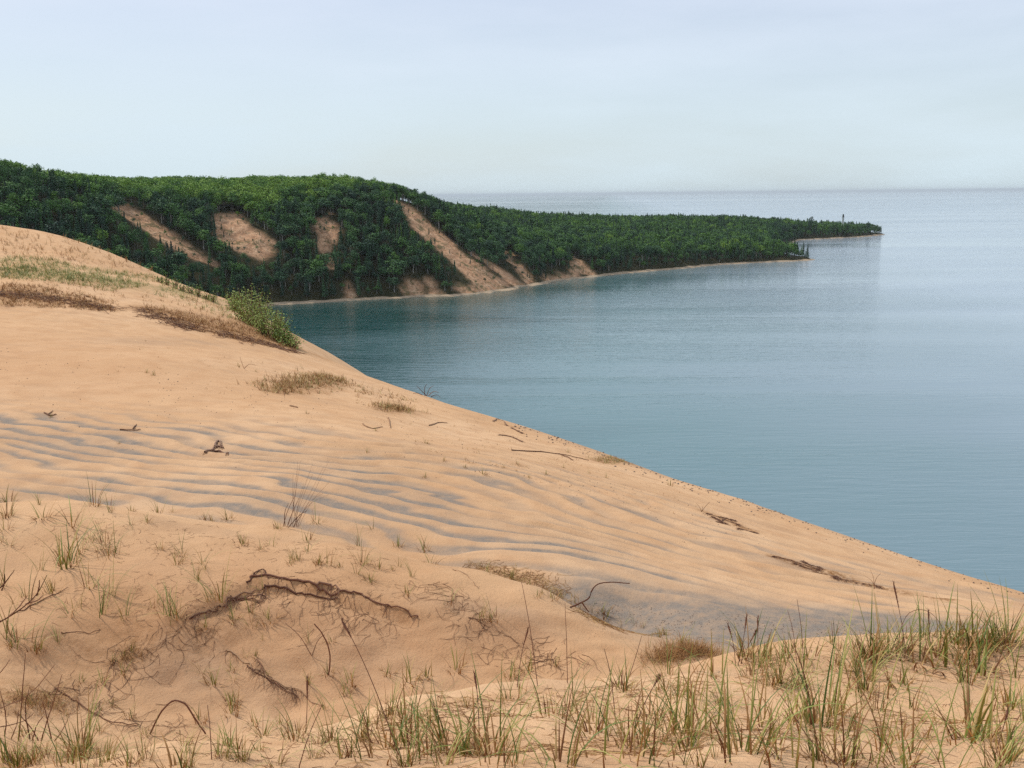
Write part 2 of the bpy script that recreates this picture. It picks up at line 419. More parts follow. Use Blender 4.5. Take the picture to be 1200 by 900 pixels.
gravel = np.maximum(gravel, .55 * sstep(-2.2, -.2, e) * (1 - sstep(8, 20, e)) * sstep(-4, 6, X) * vnoise(X / .25, Y / .25, 51))
hol = np.maximum(blob([(140, 800, .8), (240, 790, 1.1), (330, 790, .9), (420, 790, .7), (590, 720, .5), (640, 735, .5)], .8) * .3 * vnoise(X / .9, Y / .4, 53), 0)
gravel = np.maximum(gravel, hol)
litter = np.maximum.reduce([
    blob([(-60, 344, 2.8), (0, 344, 2.8), (60, 350, 1.9), (100, 356, .9), (130, 362, .6)], 1.2), blob([(170, 361, .8), (230, 376, 1.8), (290, 388, 2.6), (335, 400, 2.0)], 1),
    blob([(905, 652, .14), (940, 662, .32), (985, 676, .30), (1030, 688, .3), (1060, 696, .25), (1110, 704, .14)], .2) * 1.3,
    blob([(825, 600, .2), (850, 610, .35), (880, 622, .2)], .3), .8 * blob([(700, 541, .4), (735, 541, .5), (760, 548, .4)], .4),
    .9 * blob([(325, 460, .5), (360, 455, .7), (400, 448, .6)], .6), .7 * blob([(450, 482, .5), (480, 480, .6)], .5), .8 * blob([(585, 490, .5), (600, 500, .4)], .4),
    .35 * blob([(265, 690, .12), (300, 680, .14), (350, 686, .12), (400, 697, .13), (450, 710, .1), (490, 724, .08)], .12),
    .3 * blob([(100, 760, .35), (160, 750, .5), (210, 745, .4), (260, 730, .3)], .4), .6 * blob([(20, 820, .3), (60, 815, .3)], .3),
    .15 * blob([(560, 662, .15), (620, 682, .18), (680, 712, .18), (720, 735, .15)], .15), .7 * blob([(770, 775, .18), (810, 765, .22)], .2)])
litter = np.clip(litter * 1.25, 0, 1)
green = np.maximum(blob([(-40, 318, 2.2), (60, 320, 2.0), (130, 328, 1.8), (200, 340, 1.2), (250, 350, 1)], 1.5), .8 * blob([(-40, 304, 1.2), (40, 306, 1), (80, 313, .8), (160, 325, .8)], 1))
warm = np.clip(.75 * blob([(150, 745, 1.0), (280, 740, 1.1), (420, 740, 1.0), (520, 740, .9), (600, 735, .7)], 1) + .5 * blob([(-80, 420, 8), (100, 440, 6)], 6) + .45 * blob([(30, 690, 1.5), (200, 660, 1.2), (420, 660, 1.0)], 1), 0, 1)
# eroded scarp below the root line: a small step
sc_ = blob([(215, 722, .16), (260, 704, .2), (300, 684, .22), (345, 686, .22), (400, 696, .22), (450, 709, .2), (492, 724, .16)], .2)
RL = [G0.hit(*q) for q in [(170, 745), (215, 724), (260, 706), (300, 686), (345, 688), (400, 698), (450, 711), (492, 726), (540, 748)]]
rl = [tuple(q[:2]) for q in RL]; bx0, bx1 = rl[0][0], rl[-1][0]
i0, i1 = np.searchsorted(xs, [bx0 - 1, bx1 + 1]); j0, j1 = np.searchsorted(ys, [6, 14]); sx, sy = X[j0:j1, i0:i1], Y[j0:j1, i0:i1]
rd, rs, _, _ = poly_dist(sx, sy, rl); below = -rd * rs
Z[j0:j1, i0:i1] -= .11 * sstep(-.02, .07, below + .05 * fbm(sx / .25, sy / .25, 57, 2)) * np.exp(-np.maximum(below, 0) / .8) * sstep(bx0, bx0 + .8, sx) * (1 - sstep(bx1 - .8, bx1, sx))
hz = np.clip(blob([(60, 800, 1.2), (200, 790, 1.3), (330, 780, 1.3), (460, 770, 1.1), (600, 760, .9), (690, 750, .6)], 1) * 1.4, 0, 1)
Z += hz * (.10 * fbm(X / .9, Y / .5, 59, 4) + .03 * fbm(X / .22, Y / .14, 58, 2))
rg = np.clip(blob([(20, 640, 1.5), (200, 650, 1.6), (400, 660, 1.4), (580, 690, .9)], 1.4) * 1.4, 0, 1)
Z += rg * (.07 * fbm(X / 1.1, Y / .8, 60, 4))
G = Grid(xs, ys, Z)
dune = link('sand_dune', grid_mesh('sand_dune', xs, ys, Z, {'gravel': gravel, 'litter': litter, 'green': green, 'warm': warm}), M['sand'], kind='structure')

# ------------------------------------------------------------------ far wooded land
SH = [(-90, 225), (-190, 330), (-262, 450), (-270, 580), (-215, 690)] + [tuple(W(*a)[:2]) for a in
     [(310, 358.5), (345, 356.5), (400, 353), (455, 350), (500, 348.5), (545, 347), (585, 343), (602, 339.5), (640, 332), (690, 325), (750, 319), (800, 315), (840, 310.5), (900, 307.5), (948, 305.5), (958, 304.2)]]
tip = SH[-1]
SH += [(tip[0] - 6, tip[1] + 14), (tip[0] - 30, tip[1] + 60), (tip[0] + 10, tip[1] + 200)] + [tuple(W(*a)[:2]) for a in [(935, 281), (955, 280.6), (990, 278.6), (1015, 277.6), (1030, 275.6), (1037, 274.6)]]
t2 = SH[-1]
SH += [(t2[0] + 2, t2[1] + 18), (t2[0] - 90, t2[1] + 130), (450, 2120), (100, 2300), (-500, 2300), (-1200, 2000), (-1600, 1000), (-1400, 0), (-600, -200), (-260, 40), (-90, 225)]
shore = [tuple(p) for p in smooth_line(SH, 2)]
HP = []
for (px, ytop, d, th) in [(-60, 150, 600, 15), (0, 158, 620, 15), (60, 194, 640, 15), (100, 209, 680, 15), (190, 217, 820, 15), (260, 213, 1000, 15), (330, 209, 1080, 15), (400, 212, 1060, 15), (465, 212, 940, 15),
                          (490, 220, 930, 15), (520, 238, 1000, 15), (560, 255, 1060, 16), (600, 262, 1150, 17), (700, 257, 1350, 17), (850, 255, 1560, 17), (950, 261, 1750, 17), (1000, 264, 1780, 16),
                          (1025, 268, 1800, 14)]:
    p = P(px, ytop, d); p[2] -= th; HP.append(p)
for (px, d, z) in [(20, 480, 72), (100, 600, 66), (200, 740, 62), (280, 800, 60), (330, 840, 60), (400, 850, 62), (440, 870, 66), (520, 900, 48), (560, 930, 36), (610, 960, 26), (660, 1000, 19), (720, 1060, 16), (800, 1150, 12), (880, 1220, 9), (935, 1230, 6),
                   (700, 1200, 24), (800, 1300, 20), (900, 1400, 14), (900, 1700, 14), (850, 2000, 15), (600, 1700, 28), (400, 1500, 78), (200, 1400, 86), (0, 1200, 92), (-300, 800, 78), (300, 1900, 70), (0, 2000, 80), (500, 2100, 30)]:
    x = (px - 600) / F * d * 1.0; HP.append(np.array([x, d, z]))
HP += [np.array(a, float) for a in [(-900, 300, 95), (-500, 200, 90), (-1200, 1200, 95), (-350, 100, 82), (-900, 1800, 90), (700, 1800, 5), (-330, 380, 70)]]
TH = TPS(HP, 500, 1e-5)
hx = axis(-1500, 760, -330, 120, 2.6, .02, 30); hy = axis(60, 2400, 690, 980, 2.6, .02, 24)
HX, HY = np.meshgrid(hx, hy)
ds, _, _, _ = poly_dist(HX, HY, shore); ins = in_poly(HX, HY, shore); s = np.where(ins, ds, -ds)
gul = 11 * fbm(HX / 70, HY / 70, 61, 3) + 3 * fbm(HX / 16, HY / 16, 63, 2)
s2 = s + gul * sstep(14, 50, s)
HT = np.clip(TH(HX, HY), 4, 110)
bw = 3.5 + 9 * vnoise(HX / 60, HY / 60, 65) ** 2
a = np.where(s2 < bw, np.maximum(s2, -40) * .16, bw * .16 + (s2 - bw) * .70)
aa = np.maximum(a, .01); HZ = (aa ** -9 + HT ** -9) ** (-1 / 9)
HZ = np.where(a > .01, HZ, a)
HZ += np.where(s > 60, 2.0 * fbm(HX / 60, HY / 60, 67, 3), 0)
SCARS = [[(128, 243), (150, 240), (185, 260), (215, 280), (262, 313), (240, 309), (205, 292), (170, 270)],
 [(250, 250), (285, 249), (298, 267), (318, 280), (325, 298), (312, 305), (285, 297), (268, 288), (252, 272)],
 [(368, 258), (392, 252), (398, 268), (392, 290), (392, 318), (384, 317), (378, 296), (370, 280)],
 [(464, 239), (482, 241), (500, 256), (530, 282), (555, 304), (580, 322), (606, 338), (585, 345), (553, 348), (550, 330), (540, 314), (522, 300), (505, 284), (480, 262)],
 [(560, 302), (570, 303), (590, 316), (616, 334), (604, 337), (585, 322)],
 [(588, 292), (598, 294), (610, 312), (630, 330), (612, 333), (600, 312)],
 [(668, 300), (680, 304), (696, 320), (700, 326), (664, 330), (668, 312)],
 [(466, 322), (482, 325), (500, 350), (476, 352)], [(490, 320), (506, 325), (524, 350), (506, 350)], [(532, 328), (546, 329), (552, 350), (528, 351)],
 [(404, 332), (414, 330), (420, 352), (402, 352)], [(640, 320), (662, 318), (668, 330), (640, 334)]]
def in_scar(px, py):
    m = np.zeros(np.shape(px), bool)
    for s_ in SCARS: m |= in_poly(px, py, s_)
    return m
# jittered look-up gives ragged rims
p3 = np.c_[HX.ravel(), HY.ravel(), HZ.ravel()]
jx = 16 * fbm(HX.ravel() / 11, HY.ravel() / 11, 71, 3) + 9 * fbm(HX.ravel() / 34, HY.ravel() / 34, 72, 2); ppx, ppy, pd = proj(p3)
scar = (in_scar(ppx + jx, ppy + jx * .6) & (pd > 300)).reshape(HX.shape)
scar = scar & (HY < 1100)
scar = scar.astype(float)
k = scar.copy(); k[1:-1, 1:-1] = (scar[1:-1, 1:-1] * 2 + scar[:-2, 1:-1] + scar[2:, 1:-1] + scar[1:-1, :-2] + scar[1:-1, 2:]) / 6
HZ -= k * (1.2 + 1.4 * fbm(HX / 6, HY / 14, 73, 3))
GH = Grid(hx, hy, HZ)
hills = link('hills', grid_mesh('hills', hx, hy, HZ, {'scar': k}), M['hill'], kind='structure')

# ------------------------------------------------------------------ lake and lake bed
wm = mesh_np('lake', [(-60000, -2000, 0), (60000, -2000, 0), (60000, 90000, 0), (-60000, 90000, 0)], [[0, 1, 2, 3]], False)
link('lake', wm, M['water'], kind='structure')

# ------------------------------------------------------------------ tree shapes
def icards(c, nrm, size, r):    # random quads, centre c (n,3), facing nrm
    n = len(c); t = r.normal(size=(n, 3)); u = np.cross(nrm, t); u /= np.linalg.norm(u, axis=1)[:, None] + 1e-9
    v = np.cross(nrm, u); v /= np.linalg.norm(v, axis=1)[:, None] + 1e-9
    su = size * r.uniform(.6, 1.2, n)[:, None]; sv = size * r.uniform(.4, .9, n)[:, None]
    Q = np.stack([c - u * su, c - v * sv, c + u * su, c + v * sv], 1).reshape(-1, 3)
    return Q, np.arange(4 * n).reshape(-1, 4)
def broad_crown(seed, n=420):
    r = np.random.default_rng(seed); nl = r.integers(9, 15)
    lc = []; lr = []
    for i in range(nl):
        an = r.uniform(0, 6.28); h = r.uniform(-.3, 1); q = math.sqrt(max(0, 1 - h * h)) * r.uniform(.3, .75)
        lc.append([math.cos(an) * q * 3.5, math.sin(an) * q * 3.5, 8.4 + h * 4.2]); lr.append(r.uniform(.9, 2.0))
    lc.append([0, 0, 8.6]); lr.append(2.5)
    lc = np.array(lc); lr = np.array(lr); li = r.choice(len(lc), n, p=lr ** 2 / (lr ** 2).sum())
    d = r.normal(size=(n, 3)); d[:, 2] += .25; d /= np.linalg.norm(d, axis=1)[:, None]
    c = lc[li] + d * lr[li][:, None] * r.uniform(.6, 1.3, n)[:, None]
    nrm = d + r.normal(size=(n, 3)) * .45; nrm /= np.linalg.norm(nrm, axis=1)[:, None]
    V, Fq = icards(c, nrm, .46, r); tone = np.repeat(np.clip(r.normal(.45, .22, n) + (li % 3 - 1) * .12, 0, 1), 4)
    return V, Fq, tone
def conifer_crown(seed, n=380):
    r = np.random.default_rng(seed); t = r.uniform(0, 1, n) ** .75; t = np.sort(t)
    zz = 15.5 - t * 13.3; lay = .75 + .25 * np.cos(zz * 5.2 + seed)
    rad = (.15 + t * 2.5) * lay; an = r.uniform(0, 6.28, n); rr = rad * np.sqrt(r.uniform(.25, 1, n))
    c = np.c_[np.cos(an) * rr, np.sin(an) * rr, zz - rr * .25]
    nrm = np.c_[np.cos(an) * .6, np.sin(an) * .6, np.ones(n) * .7] + r.normal(size=(n, 3)) * .4; nrm /= np.linalg.norm(nrm, axis=1)[:, None]
    V, Fq = icards(c, nrm, .5, r); return V, Fq, np.repeat(np.clip(r.normal(.35, .2, n), 0, 1), 4)
def trunk_geo(h, r0, seed, limbs=3):
    r = random.Random(seed); m = MB(); pts = [(0, 0, -.6)]
    for i in range(1, 6): pts.append((r.uniform(-.2, .2), r.uniform(-.2, .2), h * i / 5))
    m.tube(pts, r0, r0 * .25, 6)
    for i in range(limbs):
        an = r.uniform(0, 6.28); z0 = h * r.uniform(.45, .8); L = r.uniform(1.5, 2.8)
        m.tube([(0, 0, z0), (math.cos(an) * L * .6, math.sin(an) * L * .6, z0 + L * .5), (math.cos(an) * L, math.sin(an) * L, z0 + L)], r0 * .4, r0 * .1, 4)
    return np.concatenate(m.v), np.concatenate(m.f)
broad = []; conif = []
for i in range(6):
    V, Fq, tn = broad_crown(100 + i); me = mesh_np('crown', V, Fq, False, {'tone': tn}); me.materials.append(M['leaf'])
    tv, tf = trunk_geo(9.5, .22, i); tm = mesh_np('trunk', tv, tf); tm.materials.append(M['birch'] if i in (1, 3, 4) else M['bark'])
    broad.append((me, tm, V, Fq, tn, tv, tf))
for i in range(5):
    V, Fq, tn = conifer_crown(200 + i); me = mesh_np('crown', V, Fq, False, {'tone': tn}); me.materials.append(M['leaf'])
    tv, tf = trunk_geo(14.5, .2, 50 + i, 0); tm = mesh_np('trunk', tv, tf); tm.materials.append(M['bark'])
    conif.append((me, tm, V, Fq, tn, tv, tf))
protos = broad + conif

# ------------------------------------------------------------------ where the trees stand
sp = 6.0
gx, gy = np.meshgrid(np.arange(-700, 720, sp), np.arange(240, 2060, sp))
gx = gx.ravel() + rng.uniform(-.5, .5, gx.size) * sp; gy = gy.ravel() + rng.uniform(-.5, .5, gy.size) * sp
td, _, _, _ = poly_dist(gx, gy, shore); ok = in_poly(gx, gy, shore) & (td > 4)
gx, gy, td = gx[ok], gy[ok], td[ok]; gz = GH(gx, gy)
ok = gz > 1.9; gx, gy, td, gz = gx[ok], gy[ok], td[ok], gz[ok]
gh = rng.uniform(.62, 1.25, len(gx)) * (1 + .22 * fbm(gx / 30, gy / 30, 91, 2))
tp = np.c_[gx, gy, gz + 15 * gh]; px, py, dd = proj(tp); bx, by, _ = proj(np.c_[gx, gy, gz]); mx, my, _ = proj(np.c_[gx, gy, gz + 7 * gh])
ex = np.array([0, 60, 120, 200, 270, 350, 430]); ey = np.array([262, 271, 290, 325, 350, 405, 438])
ok = (px > -110) & (px < 1320) & (dd > 100) & (py < np.interp(px, ex, ey, right=900) + 45)
clear = in_scar(bx, by) | in_scar(mx, my) | in_scar(px * .5 + mx * .5, py * .5 + my * .5)
keep_bush = rng.uniform(size=len(px)) < np.where(px < 400, .38, .18)
ok &= ~(clear & (gy < 1100)) | (keep_bush & (gy < 1100) & clear)
vis = np.ones(len(gx), bool)
idx = np.nonzero(ok)[0]
tt = np.linspace(.15, .985, 60)
for s0 in range(0, len(idx), 4000):
    ii = idx[s0:s0 + 4000]; tx = gx[ii][:, None] * tt; ty = gy[ii][:, None] * tt; tz = CAMZ + (gz[ii] + 15 * gh[ii] + 4 - CAMZ)[:, None] * tt
    hh = GH(tx, ty); hh = np.where((hh > 2.5), hh + 8, hh); hh = np.where((tx < hx[0]) | (ty < hy[0] + 5), 0, hh)
    vis[ii] = ~(hh > tz).any(1)
ok &= vis
idx = np.nonzero(ok)[0]
gx, gy, gz, gh, td, dd, px, py, mpy, bpx, bpy_, clr = gx[idx], gy[idx], gz[idx], gh[idx], td[idx], dd[idx], px[idx], py[idx], my[idx], bx[idx], by[idx], clear[idx]
flat = GH(gx + 6, gy) - GH(gx - 6, gy); flat2 = GH(gx, gy + 6) - GH(gx, gy - 6); slope = np.hypot(flat, flat2) / 12
n1 = fbm(gx / 45, gy / 45, 81, 3)
plateau = 1 - sstep(.18, .42, slope)
high = sstep(45, 70, gz)
pc = np.clip(.32 + .5 * n1 - .55 * plateau * high + .08 * (1 - high), .0, .85)
pc = np.where((td < 16), np.maximum(pc, .6), pc)
is_c = rng.uniform(size=len(gx)) < pc
kind_i = np.where(is_c, 6 + rng.integers(0, 5, len(gx)), rng.integers(0, 6, len(gx)))
tint = .30 + .20 * n1 + .55 * plateau * (.35 + .65 * high) + rng.normal(0, .20, len(gx)) - .17 * is_c + .06
tint = np.clip(tint, 0, 1)
gh = np.where(clr, gh * .3, gh * np.where(td < 16, .72, 1.0)); gh = np.where(gy > 1500, gh * 1.1, gh)
wide = gh * rng.uniform(.75, 1.65, len(gx)) * np.where(is_c, .9, 1.15)
rot = rng.uniform(0, 6.28, len(gx))
print('TREES', len(gx))
# front rows seen in full: individual trees
front = (td < 30) & (gy > 640) & (px > 300)
fi = np.nonzero(front & ~clr)[0]; fi = fi[np.argsort((td[fi] - 4) * 1.0 + dd[fi] * .03)][:285]
single = np.zeros(len(gx), bool); single[fi] = True
for q in fi:
    far = gy[q] > 1420; con = is_c[q]; bay = gx[q] < 0
    where = ('on the far spit' if far else ('below the high bluff' if bay else 'past the long sand slide'))
    kind = 'conifer' if con else 'leafy tree'
    name = 'conifer_tree' if con else 'broadleaf_tree'
    g = ('conifers' if con else 'leafy trees') + ' in the front row ' + where
    t = thing(name, f"{'dark pointed' if con else 'round crowned'} {kind} in the front row {where}",
              'tree', (gx[q], gy[q], gz[q]), rot[q], g, (wide[q], wide[q], gh[q]))
    me, tm = protos[kind_i[q]][:2]
    c = link('crown', me, None, t); c['tint'] = float(tint[q]); link('trunk', tm, None, t)
# special trees
def tree_at(px_, pyt, d, name, label, h, con, tn, wsc=1.0, pi=0, shape=None, lean=0):
    p = P(px_, pyt, d); z = float(GH(p[0], p[1])); sc = (p[2] - z) / 15.3 if h is None else h / 15.3
    t = thing(name, label, 'tree', (p[0], p[1], z), 1.3 * pi, None, (sc * wsc, sc * wsc, sc)); t.rotation_euler[1] = lean
    me, tm = (conif if con else broad)[pi][:2]; c = link('crown', me, None, t); c['tint'] = tn; link('trunk', tm, None, t)
tree_at(950, 252, 1700, 'broadleaf_tree', 'tall dark tree standing above the others in the middle of the far spit', None, False, .05, .8, 2)
tree_at(1018, 257, 1790, 'broadleaf_tree', 'dark round tree rising above the woods near the outer end of the far spit', None, False, .05, .75, 3)
tree_at(1030, 264, 1815, 'broadleaf_tree', 'last low tree at the outer tip of the far spit', None, False, .1, 1.0, 4)
tree_at(947, 285, 1215, 'conifer_tree', 'slender dark conifer at the very tip of the nearer point, leaning over the water', None, True, .05, .75, 1, lean=.10)
tree_at(942, 283, 1222, 'conifer_tree', 'upright dark conifer just behind the leaning one on the nearer point', None, True, .08, .8, 2)
for q_, (a_, b_, lab) in enumerate([(639, 249, 'pointed spruce standing tallest on the skyline beyond the headland, left of the others'), (690, 250, 'pointed spruce breaking the flat skyline right of the tallest one'), (733, 252, 'small spruce tip on the skyline above the middle of the wooded point'), (845, 251, 'spruce tip breaking the skyline where the far spit woods begin')]):
    tree_at(a_, b_, 1300 + 60 * q_, 'spruce_tree', lab, None, True, .05, .6, q_)
# pale leaning birches beside the long slide
for q_, (a_, b_, dep) in enumerate([(487, 226, 940), (495, 232, 930), (503, 238, 925), (512, 246, 915), (557, 288, 880), (590, 285, 900), (600, 286, 905), (598, 262, 985)]):
    p = P(a_, b_ + 12, dep); z = float(GH(p[0], p[1]))
    t = thing('birch_tree', 'thin birch with a pale bare trunk and small crown beside the long sand slide', 'tree', (p[0], p[1], z), q_, 'pale trunked birches by the long sand slide', (.55, .55, .95))
    t.rotation_euler[1] = random.uniform(-.12, .12)
    c = link('crown', broad[q_ % 6][0], None, t); c['tint'] = .45; link('trunk', broad[1][1], None, t, label='pale grey bark')
# all remaining woodland: one mass (instances of whole trees on points)
rest = ~single
pc_ = D.meshes.new('forest'); pts = np.c_[gx, gy, gz][rest]; pc_.vertices.add(len(pts)); pc_.vertices.foreach_set('co', pts.astype(np.float32).ravel())
def pa(nm, arr, typ='FLOAT'):
    a_ = pc_.attributes.new(nm, typ, 'POINT')
    if typ == 'FLOAT_VECTOR': a_.data.foreach_set('vector', np.asarray(arr, np.float32).ravel())
    elif typ == 'INT': a_.data.foreach_set('value', np.asarray(arr, np.int32))
    else: a_.data.foreach_set('value', np.asarray(arr, np.float32))
pa('tint', tint[rest]); pa('pidx', kind_i[rest], 'INT'); pa('sc', np.c_[wide, wide, gh][rest], 'FLOAT_VECTOR')
pa('rt', np.c_[np.zeros(rest.sum()), np.zeros(rest.sum()), rot[rest]], 'FLOAT_VECTOR')
forest = link('forest', pc_, None, kind='stuff'); forest['label'] = 'dense mixed woodland covering the bluffs, plateau and point'
pcol = D.collections.new('tree_shapes')
for i, (me, tm, V, Fq, tn, tv, tf) in enumerate(protos):
    tF = tf + len(V); m_ = mesh_np('whole_tree', np.r_[V, tv], np.r_[Fq, tF], False, {'tone': np.r_[tn, np.zeros(len(tv))]}, np.r_[np.zeros(len(Fq)), np.ones(len(tF))])
    m_.materials.append(M['leaf']); m_.materials.append(tm.materials[0])
    pcol.objects.link(D.objects.new(f'shape_{i:02d}', m_))
ng = D.node_groups.new('woodland', 'GeometryNodeTree')
ng.interface.new_socket('Geometry', in_out='INPUT', socket_type='NodeSocketGeometry'); ng.interface.new_socket('Geometry', in_out='OUTPUT', socket_type='NodeSocketGeometry')
N = ng.nodes; L = ng.links; gi = N.new('NodeGroupInput'); go = N.new('NodeGroupOutput')
iop = N.new('GeometryNodeInstanceOnPoints'); ci = N.new('GeometryNodeCollectionInfo'); ci.inputs['Collection'].default_value = pcol
ci.inputs['Separate Children'].default_value = True; ci.inputs['Reset Children'].default_value = True
def na(nm, typ):
    x = N.new('GeometryNodeInputNamedAttribute'); x.data_type = typ; x.inputs['Name'].default_value = nm; return x.outputs['Attribute']
m2p = N.new('GeometryNodeMeshToPoints'); L.new(gi.outputs[0], m2p.inputs[0]); L.new(m2p.outputs[0], iop.inputs['Points'])
L.new(ci.outputs[0], iop.inputs['Instance']); iop.inputs['Pick Instance'].default_value = True
L.new(na('pidx', 'INT'), iop.inputs['Instance Index']); L.new(na('sc', 'FLOAT_VECTOR'), iop.inputs['Scale'])
e2r = N.new('FunctionNodeEulerToRotation'); L.new(na('rt', 'FLOAT_VECTOR'), e2r.inputs[0]); L.new(e2r.outputs[0], iop.inputs['Rotation'])
L.new(iop.outputs[0], go.inputs[0])
md = forest.modifiers.new('woodland', 'NODES'); md.node_group = ng

# ------------------------------------------------------------------ lighthouse on the far spit
def lathe(prof, n=20):
    V = []; Fq = []
    for r_, z_ in prof:
        for k_ in range(n): V.append((r_ * math.cos(2 * math.pi * k_ / n), r_ * math.sin(2 * math.pi * k_ / n), z_))
    for i in range(len(prof) - 1):
        for k_ in range(n): Fq.append([i * n + k_, i * n + (k_ + 1) % n, (i + 1) * n + (k_ + 1) % n, (i + 1) * n + k_])
    return V, Fq
M['white'] = plain('white_paint', (.78, .78, .76, 1), (.68, .68, .66, 1), .4, .6); M['iron'] = plain('black_iron', (.02, .02, .022, 1), (.035, .033, .03, 1), 2, .5)
p = P(988, 257, 1800); z = float(GH(p[0], p[1])); topz = P(988, 250.5, 1800)[2]; hh_ = topz - z
lh = thing('lighthouse', 'white round lighthouse tower with a dark lantern room showing above the far spit woods', 'lighthouse', (p[0], p[1], z))
V, Fq = lathe([(2.4, -1), (2.3, 1), (1.6, hh_ - 7.0), (2.0, hh_ - 6.4), (2.0, hh_ - 6.0), (.1, hh_ - 5.99)]); link('tower', mesh_np('tower', V, Fq), M['white'], lh)
V, Fq = lathe([(2.3, hh_ - 5.98), (2.3, hh_ - 5.6), (1.35, hh_ - 5.55), (1.35, hh_ - 2.4), (1.7, hh_ - 2.2), (.9, hh_ - 1.0), (.25, hh_ - .5), (.2, hh_), (.01, hh_ + .1)]); link('lantern_room', mesh_np('lantern_room', V, Fq), M['iron'], lh)
m = MB()
for k_ in range(12):
    an = 2 * math.pi * k_ / 12; m.tube([(2.2 * math.cos(an), 2.2 * math.sin(an), hh_ - 5.6), (2.2 * math.cos(an), 2.2 * math.sin(an), hh_ - 4.6)], .05, .05, 4)
m.tube([(2.2 * math.cos(a_), 2.2 * math.sin(a_), hh_ - 4.6) for a_ in np.linspace(0, 6.29, 25)], .05, .05, 4)
link('gallery_railing', m.mesh('gallery_railing'), M['iron'], lh)
m = MB()
for zz in (.25, .5, .72):
    a_ = -1.7; r_ = 2.3 - .72 * zz; b_ = zz * hh_
    m.add([(math.cos(a_ + u) * (r_ + .03), math.sin(a_ + u) * (r_ + .03), b_ + v) for u, v in ((-.15, -.6), (.15, -.6), (.15, .6), (-.15, .6))], [[0, 1, 2, 3]])
link('window', m.mesh('window'), M['iron'], lh)

# ------------------------------------------------------------------ grass and wood on the dune
def tuft_meshes(seed, n, h, dry, spread=.055, lean=.35, w=.0066, stub=True):
    r = random.Random(seed); g = MB(); d = MB()
    for i in range(n):
        isd = r.random() < dry; an = r.uniform(0, 6.28); rr = spread * math.sqrt(r.random()) * (1.25 if r.random() < .15 else 1)
        b = (math.cos(an) * rr, math.sin(an) * rr, -.02); a2 = an + r.uniform(-.8, .8)
        L_ = h * r.uniform(.55, 1.15) * (r.uniform(.35, .9) if isd else 1)
        (d if isd else g).blade(b, a2, L_, r.uniform(0, lean), r.uniform(.1, 1.3) if r.random() < .75 else r.uniform(1.3, 2.4), w * r.uniform(.7, 1.25), r.random())
    if stub:
        for i in range(max(3, int(n * .5))):
            an = r.uniform(0, 6.28); rr = spread * math.sqrt(r.random())
            d.blade((math.cos(an) * rr, math.sin(an) * rr, -.01), an, h * r.uniform(.12, .42), r.uniform(.1, 1.0), r.uniform(-.3, 1.0), w * r.uniform(.8, 1.3), r.random() * .8, 4)
    for m_ in (g, d):
        while len(m_.v) < 4: m_.blade((r.uniform(-.02, .02), r.uniform(-.02, .02), 0), r.uniform(0, 6.28), h * r.uniform(.4, .8), .15, .5, w, r.random())
    return g.mesh('green_blades'), d.mesh('dry_blades')
TP = {}
for i in range(5): TP['stalky', i] = tuft_meshes(380 + i, 9 + i, .36, .6, .10, .16, .006, False)
for i in range(8): TP['lush', i] = tuft_meshes(300 + i, 12 + i % 4 * 5, .40, .42, .06)
for i in range(6): TP['mixed', i] = tuft_meshes(320 + i, 8 + i % 3 * 4, .34, .68, .075)
for i in range(6): TP['thin', i] = tuft_meshes(340 + i, 8 + i % 3, .32, .35, .03, .45, .0045, False)
for i in range(5): TP['straw', i] = tuft_meshes(360 + i, 12, .22, .97, .05, .5, .006)
cnt = {}
def tuft(px_, py_, hpx, kind, label, group, rz=None):
    h = G.hit(px_, py_)
    if h is None: return None
    cnt[kind] = cnt.get(kind, 0) + 1; n_ = sum(1 for k_ in TP if k_[0] == kind); me = TP[kind, (cnt[kind] * 7 + 3) % n_ if n_ % 7 else cnt[kind] % n_]
    base = {'lush': .40, 'mixed': .34, 'thin': .32, 'straw': .22, 'stalky': .34}[kind]; sc = hpx / F * np.linalg.norm(h - np.array([0, 0, CAMZ])) / base * 1.12
    names = {'lush': 'grass_tuft', 'mixed': 'grass_tuft', 'thin': 'grass_sprig', 'straw': 'straw_tuft', 'stalky': 'grass_tuft'}
    t = thing(names[kind], label, 'grass tuft', h, random.uniform(0, 6.28) if rz is None else rz, group, sc * random.uniform(.9, 1.1))
    link('green_blades', me[0], M['green'], t); link('dry_blades', me[1], M['dry'], t); return t
def crest(x): return float(np.interp(x, [0, 180, 300, 430, 600, 720, 830, 900, 1000, 1200], [885, 876, 860, 836, 803, 793, 772, 758, 750, 737]))
# foreground crest, explicit big ones
BIG = [(575, 885, 105, 'lush', 'thick green and straw grass tuft with the densest base at the bottom centre'), (655, 896, 118, 'lush', 'tallest bright green grass tuft right of the bottom centre'),
 (693, 862, 78, 'mixed', 'broad tuft of half dry grass just right of the tall bright green one'), (500, 884, 62, 'mixed', 'short half dry tuft left of the dense bottom centre tuft'),
 (400, 888, 52, 'straw', 'pale straw coloured tuft on the foreground sand left of centre'), (322, 897, 60, 'lush', 'small bright green tuft at the bottom edge left of the straw tuft'),
 (283, 890, 48, 'lush', 'green tuft of leaning blades beside the small bottom edge tuft'), (872, 882, 96, 'lush', 'tall green tuft with dark seed spikes at the lower right'),
 (975, 838, 92, 'lush', 'upright green tuft in the middle of the right foreground'), (1024, 893, 62, 'lush', 'dark green arching tuft at the bottom right of centre'),
 (92, 878, 66, 'lush', 'green tuft beside the dark twigs at the lower left'), (1180, 890, 72, 'lush', 'arching green tuft at the lower right corner'), (1134, 800, 60, 'lush', 'tall green tuft on the crest near the right edge')]
for a_ in BIG: tuft(*a_, None)
